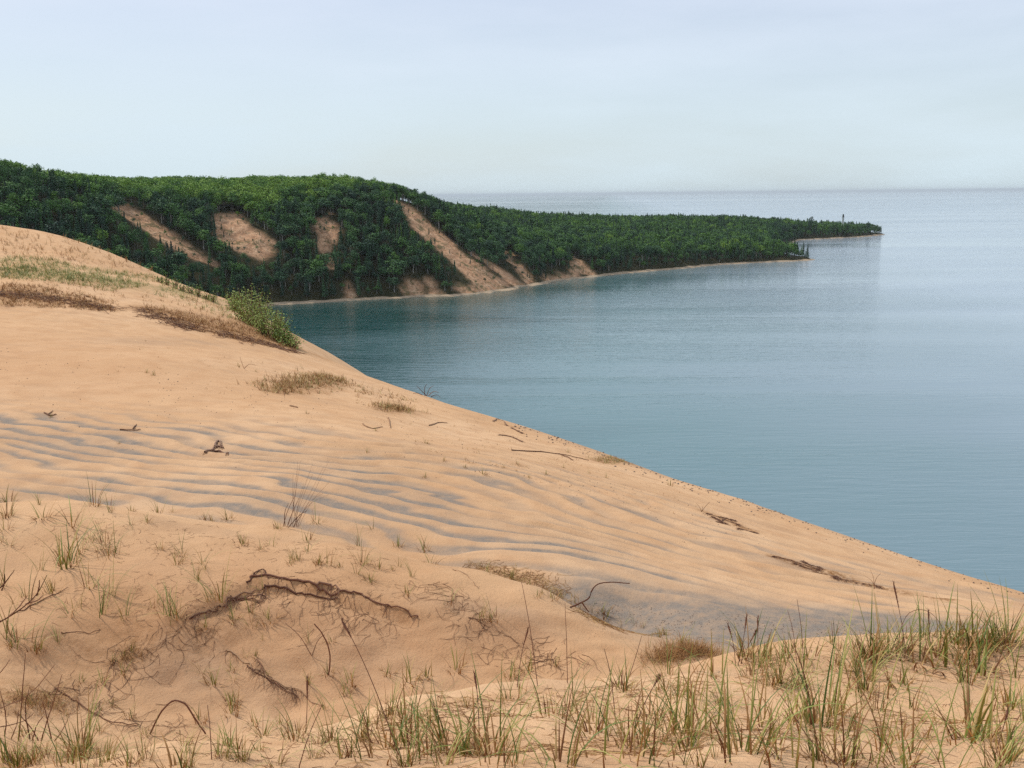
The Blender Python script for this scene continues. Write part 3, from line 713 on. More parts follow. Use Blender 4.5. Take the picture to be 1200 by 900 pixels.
def scatter(n, x0, x1, ylo, yhi, kinds, hp, label, group, dens=None):
    k_ = 0; tries = 0
    while k_ < n and tries < n * 20:
        tries += 1
        x_ = random.uniform(x0, x1); lo, hi = ylo(x_), yhi(x_)
        y_ = lo + (hi - lo) * random.random()
        if dens and random.random() > dens(x_, y_): continue
        far = (y_ - lo) / max(1, hi - lo)
        if tuft(x_, y_, random.uniform(*hp) * (.75 + .5 * far), random.choice(kinds), label, group) is not None: k_ += 1
scatter(48, 850, 1195, lambda x: crest(x) + 1, lambda x: crest(x) + 38, ['mixed', 'mixed', 'lush', 'straw', 'thin'], (34, 66), 'grass tuft crowded along the top of the crest at the lower right', 'tufts along the right crest')
scatter(54, 800, 1210, lambda x: crest(x) + 40, lambda x: 905, ['mixed', 'lush', 'thin', 'straw', 'thin'], (40, 84), 'grass tuft on open sand in the right foreground below the crest', 'tufts on the right foreground sand')
scatter(36, 430, 800, lambda x: crest(x) + 6, lambda x: 900, ['mixed', 'straw', 'lush', 'thin', 'mixed'], (34, 72), 'grass tuft on the sand along the bottom centre', 'tufts on the bottom centre sand')
scatter(46, -5, 430, lambda x: crest(x) + 1, lambda x: 903, ['mixed', 'straw', 'stalky', 'lush'], (22, 52), 'small grass tuft on the pale sand at the bottom left', 'small tufts at the bottom left')
scatter(14, 1060, 1205, lambda x: crest(x) - 4, lambda x: crest(x) + 25, ['lush', 'straw', 'mixed'], (26, 42), 'grass tuft on the crest by the right edge of the view', 'tufts on the crest at the right edge')
MID = [(8, 588, 36, 'mixed'), (86, 615, 46, 'thin'), (78, 664, 66, 'lush'), (92, 645, 40, 'mixed'), (110, 592, 32, 'mixed'), (130, 600, 28, 'thin'), (46, 592, 22, 'thin'), (155, 599, 14, 'straw'), (185, 601, 24, 'mixed'), (172, 612, 20, 'straw'),
 (202, 600, 14, 'thin'), (240, 608, 18, 'straw'), (248, 611, 16, 'straw'), (267, 609, 22, 'straw'), (129, 648, 26, 'mixed'), (118, 645, 22, 'straw'), (106, 688, 52, 'thin'), (48, 668, 28, 'thin'), (213, 650, 24, 'mixed'),
 (238, 660, 30, 'thin'), (284, 638, 26, 'straw'), (326, 620, 18, 'straw'), (360, 633, 30, 'mixed'), (372, 612, 24, 'mixed'), (424, 660, 30, 'mixed'), (444, 666, 24, 'mixed'), (420, 640, 26, 'thin'), (467, 640, 22, 'straw'), (497, 645, 24, 'straw'),
 (505, 660, 22, 'straw'), (437, 620, 20, 'thin'), (258, 700, 48, 'lush'), (208, 724, 56, 'thin'), (190, 722, 38, 'thin'), (314, 728, 30, 'straw'), (272, 727, 24, 'straw'), (145, 724, 36, 'thin'), (83, 722, 34, 'thin'),
 (20, 755, 44, 'lush'), (8, 745, 50, 'thin'), (36, 758, 38, 'mixed'), (68, 756, 30, 'thin'), (60, 690, 24, 'thin'), (28, 700, 24, 'thin'), (232, 680, 26, 'thin'), (12, 640, 20, 'thin')]
for a_ in MID:
    tuft(*a_, 'sparse grass tuft on the sand ridge above the hollow at the left' if a_[0] < 300 else 'sparse grass tuft on the ridge top near the centre, in front of the ripples', 'tufts on the left sand ridge' if a_[0] < 300 else 'tufts on the central ridge top')
for a_ in [(155, 765, 20), (120, 800, 22), (95, 800, 18), (145, 770, 16), (240, 735, 22), (300, 770, 18), (385, 790, 24), (410, 800, 30), (455, 790, 28), (480, 800, 36), (500, 795, 30), (535, 785, 34), (300, 850, 28), (330, 850, 24), (620, 785, 30), (600, 792, 34), (650, 780, 24)]:
    tuft(*a_, 'straw', 'dry brown straw tuft in the shaded hollow', 'straw tufts in the hollow')
for a_ in [(567, 556, 15, 'brown grass clump standing alone on the sand slope above the ripples'), (785, 569, 15, 'small dark clump alone near the brink above the lake'), (498, 560, 12, 'tiny straw tuft with a faint grey streak behind it'), (665, 530, 10, 'tiny tuft near the brink by the dark debris')]:
    for q_ in range(1): tuft(a_[0], a_[1], a_[2], 'straw', a_[3], None)
for a_ in [(430, 530, 8), (520, 540, 9), (545, 548, 9), (620, 560, 8), (640, 556, 10), (660, 548, 8), (500, 520, 10), (440, 505, 8), (710, 560, 8), (180, 440, 10), (172, 437, 8), (280, 430, 10), (300, 436, 8), (140, 520, 8), (60, 489, 8), (360, 485, 8), (690, 555, 8), (590, 548, 8), (607, 545, 9)]:
    tuft(*a_, 'straw', 'tiny dry tuft scattered on the open sand slope', 'tiny tufts on the open sand')

scatter(44, 400, 1200, lambda x: crest(x) + 8, lambda x: 900, ['stalky'], (50, 95), 'loose group of upright fine blades among the fuller foreground tufts', 'loose upright blades in the foreground')
scatter(26, 0, 330, lambda x: 600 + x * .03, lambda x: 735, ['thin', 'stalky', 'straw', 'mixed'], (18, 42), 'thin grass sprouting on the gently sloping sand left of the root bank', 'thin grass on the left sand slope')
scatter(22, 330, 640, lambda x: 630 + (x - 330) * .22, lambda x: 660 + (x - 330) * .28, ['thin', 'straw', 'straw', 'stalky'], (12, 28), 'small grass sprout near the curved ridge crest in front of the ripples', 'sprouts near the ridge crest')
scatter(30, 0, 430, lambda x: 745, lambda x: crest(x) - 6, ['straw', 'thin', 'straw'], (14, 30), 'small dry sprout on the floor or wall of the hollow', 'dry sprouts in the hollow')
# seed stalks, twigs and roots
def stick(name, label, cat, polys, mat='twig', r0=.006, r1=.002, base=None, group=None, jit=.03, lift=True, part=None, dd_=0.0):
    """polys: lists of photo pixels drawn at the depth of the base; placed as real tubes"""
    b = G.hit(*(base or polys[0][0]))
    if b is None: b = G.hit(base[0] if base else polys[0][0][0], (base or polys[0][0])[1] + 8)
    m_ = MB(); r = random.Random(sum(map(ord, label)))
    for pl in polys:
        pts = []; dz = 0
        for (x_, y_) in pl: pts.append(P(x_, y_, b[1] + dd_ + dz)); dz += r.uniform(-jit, jit)
        pts = smooth_line(pts, 2 if len(pl) > 2 else 1)
        pts = np.array(pts) + np.array([[r.uniform(-1, 1) * .0025 for _ in range(3)] for _ in pts])
        for q_ in pts: q_[2] = max(q_[2], float(G(q_[0], q_[1])) - .01)
        m_.tube(pts - b, r0, r1, 6, r.random())
    o = link(name, m_.mesh(name), M[mat]); o.location = b; o['label'] = label; o['category'] = cat
    if group: o['group'] = group
    return o
def lying(name, label, cat, polys, mat='root', r0=.012, r1=.005, group=None, wob=.02, hairs=0):
    m_ = MB(); r = random.Random(len(label)); b = None
    for pl in polys:
        pts = [G.hit(*q_) for q_ in pl]; pts = [q_ for q_ in pts if q_ is not None]
        if len(pts) < 2: continue
        if b is None: b = pts[0]
        pts = np.array(smooth_line(pts, 2)); pts[1:-1] += np.array([[r.uniform(-wob, wob), r.uniform(-wob, wob), 0] for _ in pts[1:-1]])
        pts[:, 2] = G(pts[:, 0], pts[:, 1]) + r0 * .6 + np.array([abs(r.gauss(0, wob * .5)) for _ in pts])
        m_.tube(pts - b, r0, r1, 6, r.random())
        for k_ in range(hairs):
            q_ = pts[r.randrange(len(pts))]; L_ = r.uniform(.05, .18); an = r.uniform(-2.4, -.7)
            e_ = q_ + np.array([math.cos(an) * L_, math.sin(an) * L_, 0]); e_[2] = float(G(e_[0], e_[1])) + .004
            mid = (q_ + e_) / 2 + np.array([r.uniform(-.02, .02), 0, r.uniform(0, .03)])
            m_.tube(np.array([q_, mid, e_]) - b, r0 * .35, r0 * .12, 4, r.random())
    o = link(name, m_.mesh(name), M[mat]); o.location = b; o['label'] = label; o['category'] = cat
    if group: o['group'] = group
    return o
stick('dead_twig', 'dark bare twig arching like a hoop out of the hollow at lower left', 'twig', [[(176, 860), (188, 834), (203, 819), (218, 824), (230, 845), (241, 860)]], r0=.009, r1=.008)
stick('dead_twig', 'dark hooked twig standing upright in the hollow below the long root', 'twig', [[(385, 791), (388, 765), (378, 742), (368, 731)]], r0=.009, r1=.006)
stick('dead_twig', 'thin dark twig leaning at the left of the hooked one', 'twig', [[(365, 768), (352, 745), (334, 730)], [(366, 768), (372, 750), (380, 744)]], r0=.005, r1=.003)
stick('bare_shrub', 'leafless dark shrub reaching in over the left edge above the hollow', 'shrub',
      [[(-30, 748), (0, 729), (22, 716), (43, 698), (55, 674)], [(10, 723), (22, 712), (32, 698)], [(-25, 705), (0, 690), (10, 678), (17, 668)], [(0, 728), (-10, 712), (-12, 690)], [(43, 698), (46, 688), (46, 680)], [(2, 692), (6, 680), (5, 672)], [(30, 708), (44, 704), (50, 698)], [(-30, 748), (-36, 775), (-40, 800)]], base=(-38, 800), r0=.009, r1=.003)
stick('bare_shrub', 'tangle of dark purple twigs at the lower left corner', 'shrub',
      [[(22, 868), (26, 815), (30, 765)], [(48, 868), (60, 830), (73, 790)], [(-30, 840), (0, 830), (35, 816), (64, 779)], [(-30, 858), (0, 852), (28, 846), (40, 835)], [(35, 866), (28, 830), (35, 805)], [(60, 866), (55, 840), (50, 822)], [(5, 866), (8, 840), (0, 810)],
       [(-10, 800), (4, 784), (12, 772)], [(45, 868), (35, 850), (20, 835)], [(12, 868), (20, 850), (22, 832)], [(64, 868), (76, 852), (80, 840)], [(38, 868), (42, 850), (52, 838)]], base=(35, 872), r0=.0065, r1=.002)
stick('dead_stick', 'crooked bare stick poking out of the ridge crest with a long flat end', 'stick', [[(668, 712), (682, 706), (691, 701), (694, 690), (702, 683), (718, 682), (738, 684)], [(682, 706), (686, 712), (690, 717)]], r0=.012, r1=.006, mat='twig')
lying('exposed_root', 'long knotted dark root lying along the scarp under the ridge', 'root', [[(293, 678), (318, 676), (345, 681), (372, 686), (384, 698), (402, 694), (418, 695), (428, 701), (445, 709), (470, 715), (490, 724)],
      [(310, 690), (330, 688), (350, 697), (372, 701), (395, 702)], [(372, 686), (392, 687), (398, 694)]], r0=.016, r1=.007, hairs=12, mat='twig')
lying('exposed_root', 'bundle of dark roots bulging out at the left end of the scarp', 'root', [[(262, 712), (280, 702), (298, 698), (312, 700)], [(265, 706), (285, 694), (305, 694)], [(222, 726), (240, 720), (250, 716), (259, 712)], [(290, 684), (300, 672), (308, 666), (314, 678)], [(270, 700), (290, 703), (308, 706)]], r0=.011, r1=.005, hairs=12, mat='twig')
lying('exposed_root', 'thin root trailing across the left side of the hollow', 'root', [[(64, 808), (88, 822), (108, 834), (130, 848), (163, 851)]], r0=.008, r1=.004, hairs=14)
lying('exposed_root', 'thin twiggy root running down the hollow toward the bottom centre', 'root', [[(266, 762), (285, 775), (305, 790), (330, 803), (358, 815), (380, 828)], [(290, 780), (312, 800), (345, 808)], [(300, 775), (320, 800), (350, 818)]], r0=.008, r1=.004, hairs=30)
lying('exposed_root', 'pale root lying on the sand left of the bundle', 'root', [[(72, 742), (95, 742), (118, 739)], [(20, 718), (60, 700), (80, 690)]], r0=.006, r1=.003, mat='root')
lying('exposed_root', 'fallen twig lying below the ridge crest in front of the ripples', 'root', [[(530, 668), (545, 672), (560, 690)], [(620, 780), (640, 775), (655, 772)]], r0=.006, r1=.003)
lying('driftwood', 'small dark driftwood root sitting on the rippled floor at left', 'driftwood', [[(240, 531), (248, 528), (256, 522), (262, 526)], [(250, 530), (258, 529), (268, 532)], [(252, 524), (258, 518), (260, 524)]], r0=.03, r1=.012, hairs=14, mat='twig')
lying('dead_stick', 'straight thin stick lying at the top of the ripples', 'stick', [[(141, 504), (152, 505), (165, 504)], [(156, 503), (160, 498)]], r0=.018, r1=.01)
lying('dead_stick', 'short forked stick lying on smooth sand at left', 'stick', [[(52, 484), (60, 488), (66, 486)], [(57, 486), (62, 482)]], r0=.02, r1=.012)
lying('dead_stick', 'small dark stick below the large grass mat', 'stick', [[(340, 476), (349, 478)]], r0=.025, r1=.02)
lying('dead_stick', 'curved twigs lying on the slope right of the grass mat', 'stick', [[(425, 498), (435, 503), (448, 501)], [(503, 499), (512, 495), (524, 496)], [(455, 490), (458, 502)]], r0=.018, r1=.01)
lying('driftwood_debris', 'dark woody debris line lying on the slope near the right of the brink', 'debris', [[(905, 652), (925, 656), (945, 663), (960, 668)], [(930, 660), (950, 668), (980, 676)], [(940, 658), (960, 666)], [(975, 676), (1000, 682), (1030, 688)]], r0=.008, r1=.004, hairs=160, mat='twig')
lying('driftwood_debris', 'patch of dark sticks on the sand below the brink, left of the long debris line', 'debris', [[(828, 602), (845, 606), (860, 610)], [(840, 612), (852, 610), (866, 616)], [(865, 620), (876, 622), (886, 625)], [(835, 606), (850, 614)]], r0=.012, r1=.006, hairs=120, mat='twig')
lying('driftwood_debris', 'clump of dark roots at the brink in the middle of the dune edge', 'debris', [[(570, 484), (580, 488), (592, 497)], [(578, 494), (588, 492), (594, 499)], [(600, 502), (612, 508)], [(585, 510), (600, 512), (612, 518)]], r0=.02, r1=.012, hairs=90, mat='twig')
lying('driftwood_debris', 'thin line of twigs following the slope above the ripples', 'debris', [[(600, 528), (640, 530), (665, 534), (690, 540)], [(655, 532), (672, 540)]], r0=.02, r1=.01, hairs=20)
scatter(26, 560, 830, lambda x: 662 + (x - 560) * .36, lambda x: 672 + (x - 560) * .36, ['straw', 'straw', 'stalky'], (10, 24), 'small straw sprout in the root fringe along the ridge crest', 'sprouts in the root fringe')
# tall brown seed stalks in the foreground
STK = [('tall seed stalk leaning left over the hollow, brown spike at its top', [[(467, 885), (445, 820), (420, 762), (401, 728)]], (0, .35)),
       ('thin stalk bending up from the bottom centre to the ridge', [[(630, 790), (622, 740), (613, 690), (611, 682)]], None),
       ('short seed stalk with a brown spike right of the thin bending stalk', [[(606, 790), (611, 765), (619, 737)]], (.3, 1)),
       ('straight thin stalk left of the crooked stick', [[(665, 800), (664, 750), (662, 706)]], None),
       ('brown seed stalk standing tall against the grey gravel at right', [[(1062, 765), (1056, 725), (1047, 683)]], (.3, 1)),
       ('arching brown stalk bent over the right crest', [[(1050, 770), (1058, 722), (1078, 712), (1098, 722), (1112, 752)]], None),
       ('long slanting stalk at the right edge', [[(1165, 790), (1183, 740), (1203, 702)]], None),
       ('dark seed spike leaning right at the left end of the right crest', [[(868, 778), (876, 758), (886, 740)]], (.3, 1)),
       ('pair of brown spikes at the left end of the right crest', [[(862, 780), (860, 755), (853, 732)], [(865, 780), (872, 745), (875, 722)]], (.2, 1)),
       ('straight dark spike just right of the pair', [[(889, 776), (888, 750), (888, 724)]], (.2, 1)),
       ('thin tall stalk above the right crest by the gravel', [[(942, 790), (940, 740), (934, 702)], [(935, 790), (930, 740), (923, 715)]], None),
       ('brown spike standing on the right crest below the arching stalk', [[(1090, 765), (1089, 740), (1088, 716)]], (.1, 1)),
       ('dark seed spike leaning right in the bottom centre grass', [[(735, 800), (745, 770), (752, 745)]], None),
       ('red brown stalk leaning left in the right foreground', [[(985, 900), (950, 870), (925, 830), (915, 815)]], None),
       ('dark red stalk leaning right in the lower right corner', [[(1165, 890), (1175, 855), (1182, 830)]], (.2, 1)),
       ('slim seed head stalk standing behind the broad half dry tuft', [[(722, 850), (716, 790), (708, 760)]], None),
       ('curved seed head stalk in the bottom centre', [[(740, 870), (752, 830), (768, 800), (774, 793)]], (.6, 1)),
       ('thin brown stalk at the left of the bottom centre tuft', [[(562, 870), (560, 815), (556, 790)]], (.5, 1)),
       ('brown spike standing in front of the hollow, left of centre', [[(358, 860), (360, 830), (360, 796)]], (.1, .9)),
       ('thin stalk with a curved top leaning right in front of the hollow', [[(350, 900), (362, 860), (378, 825)]], None),
       ('thin stem standing on the foreground sand at left', [[(248, 890), (246, 850), (243, 826)]], None)]
for lab, pls, spike in STK:
    y0 = pls[0][0][1]; x0 = pls[0][0][0]; yb = max(y0, crest(x0) + 3)
    b = G.hit(x0, yb); t = thing('seed_stalk', lab, 'stalk', b)
    m_ = MB()
    for pl in pls:
        pl = [(pl[0][0], yb)] + pl[1:]
        pts = np.array(smooth_line([P(x_, y_, b[1] + .04 * i_) for i_, (x_, y_) in enumerate(pl)], 2)) - b; pts[0][2] -= .02
        m_.tube(pts, .0032, .0014, 5, random.random() * .6)
    link('stem', m_.mesh('stem'), M['twig'] if 'thin' not in lab else M['seed'], t)
    if spike is not None:
        m_ = MB()
        for pl in pls:
            pl = [(pl[0][0], yb)] + pl[1:]
            pts = np.array(smooth_line([P(x_, y_, b[1] + .04 * i_) for i_, (x_, y_) in enumerate(pl)], 3)) - b; n_ = len(pts)
            if spike == (0, .35): pts = pts[int(n_ * .72):]
            else: pts = pts[int(n_ * .62):]
            h_ = len(pts) // 2; m_.tube(pts[:h_ + 1], .0035, .0075, 6, .6); m_.tube(pts[h_:], .0075, .0015, 6, .4)
            for q_ in pts[::1]:
                for _ in range(2):
                    an = random.uniform(0, 6.28); m_.blade(q_, an, .03, .3, .2, .004, random.random(), 2)
        link('seed_head', m_.mesh('seed_head'), M['seed'], t)
# wispy grey shrub standing on the ridge top
r = random.Random(4); pls = []
for i in range(12):
    x1 = r.uniform(340, 392); y1 = r.uniform(535, 585); pls.append([(r.uniform(333, 352), 618), (340 + (x1 - 340) * .45 + r.uniform(-2, 2), 590), (x1, y1)])
stick('bare_shrub', 'wispy leafless shrub of thin grey stems on the ridge top before the ripples', 'shrub', pls, base=(343, 619), r0=.0035, r1=.001)
stick('bare_shrub', 'short purple leafless stems at the foot of the wispy shrub', 'shrub', [[(332, 617), (336, 600), (346, 580)], [(336, 618), (343, 600), (350, 584)], [(334, 617), (333, 600), (338, 590)], [(338, 618), (350, 604), (360, 598)]], base=(335, 619), r0=.006, r1=.003)
stick('bare_shrub', 'small leafless shrub alone on the slope above the long debris line', 'shrub', [[(1025, 690), (1022, 680), (1012, 674)], [(1024, 690), (1026, 678), (1032, 672)], [(1024, 690), (1024, 676), (1020, 668)]], base=(1024, 692), r0=.006, r1=.002, mat='root')
stick('bare_shrub', 'reddish leafless shrub on the brink left of the middle of the dune edge', 'shrub', [[(500, 464), (492, 456), (488, 452)], [(500, 464), (503, 455), (508, 452)], [(502, 464), (508, 458), (514, 460)], [(498, 464), (497, 455), (500, 450)], [(505, 465), (512, 462), (516, 466)], [(495, 463), (488, 460), (482, 462)]], base=(502, 466), r0=.02, r1=.006)
stick('bare_shrub', 'tiny leafless shrub alone on sand right of the dark stick patch', 'shrub', [[(822, 600), (826, 594), (832, 588)], [(822, 600), (820, 594), (816, 590)], [(822, 600), (824, 592)]], base=(822, 602), r0=.008, r1=.003, mat='root')
stick('dead_twig', 'thin forked weed on the smooth slope below the brown bank', 'twig', [[(286, 432), (283, 424), (281, 418)], [(286, 432), (292, 426), (300, 428)]], base=(286, 433), r0=.012, r1=.005, mat='root')

# mats of grass in the middle distance
def mat_thing(name, label, line, n, h, w, green, spread, rb=.016, dm='dry'):
    m1 = MB(); m2 = MB(); r = random.Random(len(label)); hs = [G.hit(*q_) for q_ in line]; hs = [q_ for q_ in hs if q_ is not None]; b = hs[len(hs) // 2]
    for i in range(n):
        k_ = r.random() * (len(hs) - 1); q_ = hs[int(k_)] * (1 - k_ % 1) + hs[int(k_) + 1] * (k_ % 1) if len(hs) > 1 else hs[0].copy()
        q_ = q_ + np.array([r.gauss(0, spread), r.gauss(0, spread), 0]); q_[2] = float(G(q_[0], q_[1])) - .02
        for _ in range(4):
            (m1 if r.random() < green else m2).blade(q_ - b + np.array([r.gauss(0, .04), r.gauss(0, .04), 0]), r.uniform(0, 6.28), h * r.uniform(.5, 1.3), r.uniform(.1, .7), r.uniform(.2, 1.4), rb, r.random(), 4)
    t = thing(name, label, 'grass', b)
    if m1.n: link('green_blades', m1.mesh('green_blades'), M['green'], t)
    if m2.n: link('dry_blades', m2.mesh('dry_blades'), M[dm], t)
M['rust'] = tone_material('rusty_stems', [(0, (.15, .06, .022)), (.5, (.31, .145, .05)), (1, (.52, .29, .11))])
mat_thing('grass_mat', 'large low mat of olive grass on the open slope below the shrub', [(318, 459), (335, 452), (355, 447), (380, 444), (398, 444)], 700, .26, 0, .10, .45)
mat_thing('grass_mat', 'smaller olive grass mat right of the large one near the brink', [(455, 480), (470, 478)], 190, .26, 0, .1, .4)
mat_thing('grass_mat', 'thin scatter of grass between the two mats and the brink', [(410, 452), (440, 465), (470, 462)], 90, .22, 0, .1, .7)
mat_thing('grass_mat', 'low brown grass strip along the brink right of centre', [(700, 541), (730, 540), (762, 547)], 160, .16, 0, .25, .25, .01)
mat_thing('brush_mound', 'bristly mound of red brown straw and roots between the two crests', [(772, 776), (790, 766), (815, 762), (826, 768)], 420, .17, 0, .02, .13, .004, 'rust')
mat_thing('straw_mound', 'rusty straw mound by the purple twigs at lower left', [(18, 830), (50, 824), (62, 830)], 150, .12, 0, .05, .12, .004, 'rust')
mat_thing('straw_mound', 'orange straw clump on the upper left wall of the hollow', [(140, 772), (155, 768), (162, 765)], 70, .10, 0, .0, .08, .004, 'rust')

# scattered growth that nobody could count
def stuff(name, label, areas, mats, seedn):
    m_ = MB(); r = random.Random(seedn)
    for (poly, n, h, wv, lean) in areas:
        xs_ = [q_[0] for q_ in poly]; ys_ = [q_[1] for q_ in poly]; k_ = 0; tr = 0
        while k_ < n and tr < n * 30:
            tr += 1; x_, y_ = r.uniform(min(xs_), max(xs_)), r.uniform(min(ys_), max(ys_))
            if not in_poly(np.array([x_]), np.array([y_]), poly)[0]: continue
            q_ = G.hit(x_, y_, n=900)
            if q_ is None: continue
            k_ += 1
            for _ in range(r.randint(3, 6)): m_.blade(q_ + np.array([r.gauss(0, .06), r.gauss(0, .06), -.02]), r.uniform(0, 6.28), h * r.uniform(.5, 1.3), r.uniform(.1, lean), r.uniform(.2, 1.2), wv, r.random(), 3)
    o = link(name, m_.mesh(name), M[mats]); o['kind'] = 'stuff'; o['label'] = label; return o
stuff('hill_grass', 'green beach grass spread in bands over the upper left hill', [
    ([(0, 300), (60, 302), (90, 312), (180, 322), (200, 330), (100, 330), (0, 326)], 700, .34, .02, .7),
    ([(0, 310), (90, 318), (180, 334), (130, 342), (60, 330), (0, 328)], 500, .34, .02, .7),
    ([(190, 330), (260, 355), (290, 380), (240, 365), (180, 345)], 120, .4, .02, .7)], 'green', 5)
stuff('sparse_hill_weeds', 'sparse brown weeds dotted over the upper left hill and slopes', [
    ([(0, 266), (110, 284), (180, 318), (100, 312), (0, 300)], 190, .45, .022, .5),
    ([(0, 328), (110, 333), (150, 345), (130, 366), (60, 362), (0, 358)], 200, .30, .02, .9),
    ([(160, 340), (250, 352), (345, 405), (330, 408), (240, 382), (170, 362)], 160, .32, .02, .9),
    ([(150, 395), (330, 430), (420, 470), (300, 470), (120, 440)], 34, .12, .012, .9),
    ([(410, 455), (560, 480), (740, 560), (560, 550), (430, 500)], 130, .10, .012, .9),
    ([(560, 520), (760, 560), (860, 610), (760, 600), (600, 560)], 70, .07, .010, .9)], 'dry', 6)
M['rust'] = tone_material('rusty_stems', [(0, (.15, .06, .022)), (.5, (.31, .145, .05)), (1, (.52, .29, .11))])
stuff('bank_scrub', 'rusty brown dead scrub clinging to the two banks on the left hill', [
    ([(0, 330), (50, 336), (120, 350), (135, 366), (60, 360), (0, 360)], 560, .30, .022, 1.0),
    ([(168, 358), (240, 370), (310, 385), (352, 412), (300, 404), (230, 388), (170, 366)], 620, .32, .022, 1.0)], 'rust', 8)
def fibre_stuff(name, label, lines, n, L0, wd, spread, matn, seedn, down=True):
    m_ = MB(); r = random.Random(seedn)
    for line in lines:
        hs = [G.hit(*q_) for q_ in line]; hs = [q_ for q_ in hs if q_ is not None]
        if len(hs) < 2: continue
        for i in range(n):
            k_ = r.random() * (len(hs) - 1); q_ = hs[int(k_)] * (1 - k_ % 1) + hs[min(int(k_) + 1, len(hs) - 1)] * (k_ % 1)
            q_ = q_ + np.array([r.gauss(0, spread), r.gauss(0, spread), 0]); L_ = L0 * r.uniform(.4, 1.6); an = r.gauss(-1.6, .8) if down else r.uniform(0, 6.28); pts = []
            for s_ in range(5):
                w_ = q_ + np.array([math.cos(an), math.sin(an), 0]) * L_ * s_ / 4; an += r.uniform(-.35, .35)
                w_[2] = float(G(w_[0], w_[1])) + abs(r.gauss(0, wd * 3)) + wd * .4; pts.append(w_)
            m_.tube(pts, wd, wd * .5, 4, r.random())
    o = link(name, m_.mesh(name), M[matn]); o['kind'] = 'stuff'; o['label'] = label; return o
fibre_stuff('matted_roots', 'fringe of matted straw and fine roots along the ridge crest', [[(555, 662), (590, 668), (620, 678), (645, 690)], [(640, 688), (665, 705), (690, 722), (720, 735), (755, 744)]], 300, .17, .0030, .13, 'dry', 11)
fibre_stuff('matted_roots', 'fine dark roots trailing down the walls of the hollow', [[(120, 790), (170, 760), (220, 735), (260, 735)], [(80, 800), (140, 820), (220, 850)], [(300, 700), (380, 712), (450, 725)], [(500, 690), (530, 700), (560, 740)], [(560, 745), (620, 770), (680, 770)]], 60, .28, .0028, .16, 'root', 12)
fibre_stuff('matted_roots', 'brown roots matted under the banks on the left hill', [[(-20, 344), (30, 346), (75, 352), (130, 362)], [(170, 364), (220, 382), (290, 398), (345, 412)]], 230, .9, .018, .5, 'root', 13)
fibre_stuff('plant_litter', 'fine straw and twig litter lying on the foreground sand', [[(20, 888), (300, 875), (600, 830), (850, 800), (1190, 780)], [(200, 895), (600, 870), (1190, 850)], [(60, 700), (250, 690), (480, 700)], [(40, 630), (250, 635), (450, 660)]], 260, .09, .0018, .30, 'root', 14, False)
fibre_stuff('plant_litter', 'straw litter heaped thinly under the foreground tufts', [[(430, 850), (620, 830), (850, 800), (1190, 765)], [(500, 885), (800, 870), (1190, 840)]], 420, .12, .0022, .22, 'dry', 15, False)
# small stones and dark grains along the brink
def stones(name, label, pts_areas, n, size, seedn):
    r = np.random.default_rng(seedn); V = []; Fq = []; k_ = 0
    base = np.array([[1, 0, 0], [0, 1, 0], [-1, 0, 0], [0, -1, 0], [0, 0, .7], [0, 0, -.7]])
    fc = np.array([[0, 1, 4], [1, 2, 4], [2, 3, 4], [3, 0, 4], [1, 0, 5], [2, 1, 5], [3, 2, 5], [0, 3, 5]])
    for (a_, b_, wpx) in pts_areas:
        for i in range(n):
            t_ = r.uniform(); x_ = a_[0] + (b_[0] - a_[0]) * t_; y_ = a_[1] + (b_[1] - a_[1]) * t_ + abs(r.normal(0, wpx)) + 1
            h = G.hit(x_, y_, n=800)
            if h is None: continue
            s_ = size * h[1] / 10 * r.uniform(.4, 1.4); v = base * s_ * r.uniform(.6, 1.3, (6, 3)); V.append(v + h + [0, 0, s_ * .3]); Fq.append(fc + 6 * k_); k_ += 1
    o = link(name, mesh_np(name, np.concatenate(V), np.concatenate(Fq), True), M['stone']); o['kind'] = 'stuff'; o['label'] = label
M['stone'] = plain('dark_stone', (.16, .105, .085, 1), (.30, .22, .17, 1), 9)
stones('gravel', 'small dark stones strewn along the brink of the dune', [((600, 492), (800, 561), 5), ((800, 561), (1000, 626), 6), ((1000, 626), (1200, 690), 6)], 170, .010, 3)
stones('gravel', 'dark pebbles and grains on the gravelly floor beyond the crest', [((690, 705), (1060, 735), 12), ((760, 725), (1000, 735), 12)], 350, .006, 4)

stones('gravel', 'tiny dark grains scattered on the near sand', [((0, 880), (1200, 800), 40), ((0, 620), (640, 690), 40), ((100, 740), (700, 740), 40)], 420, .0035, 5)
stones('gravel', 'small dark bits scattered over the open sand slope', [((420, 470), (900, 620), 25), ((0, 400), (400, 470), 40)], 200, .0055, 6)
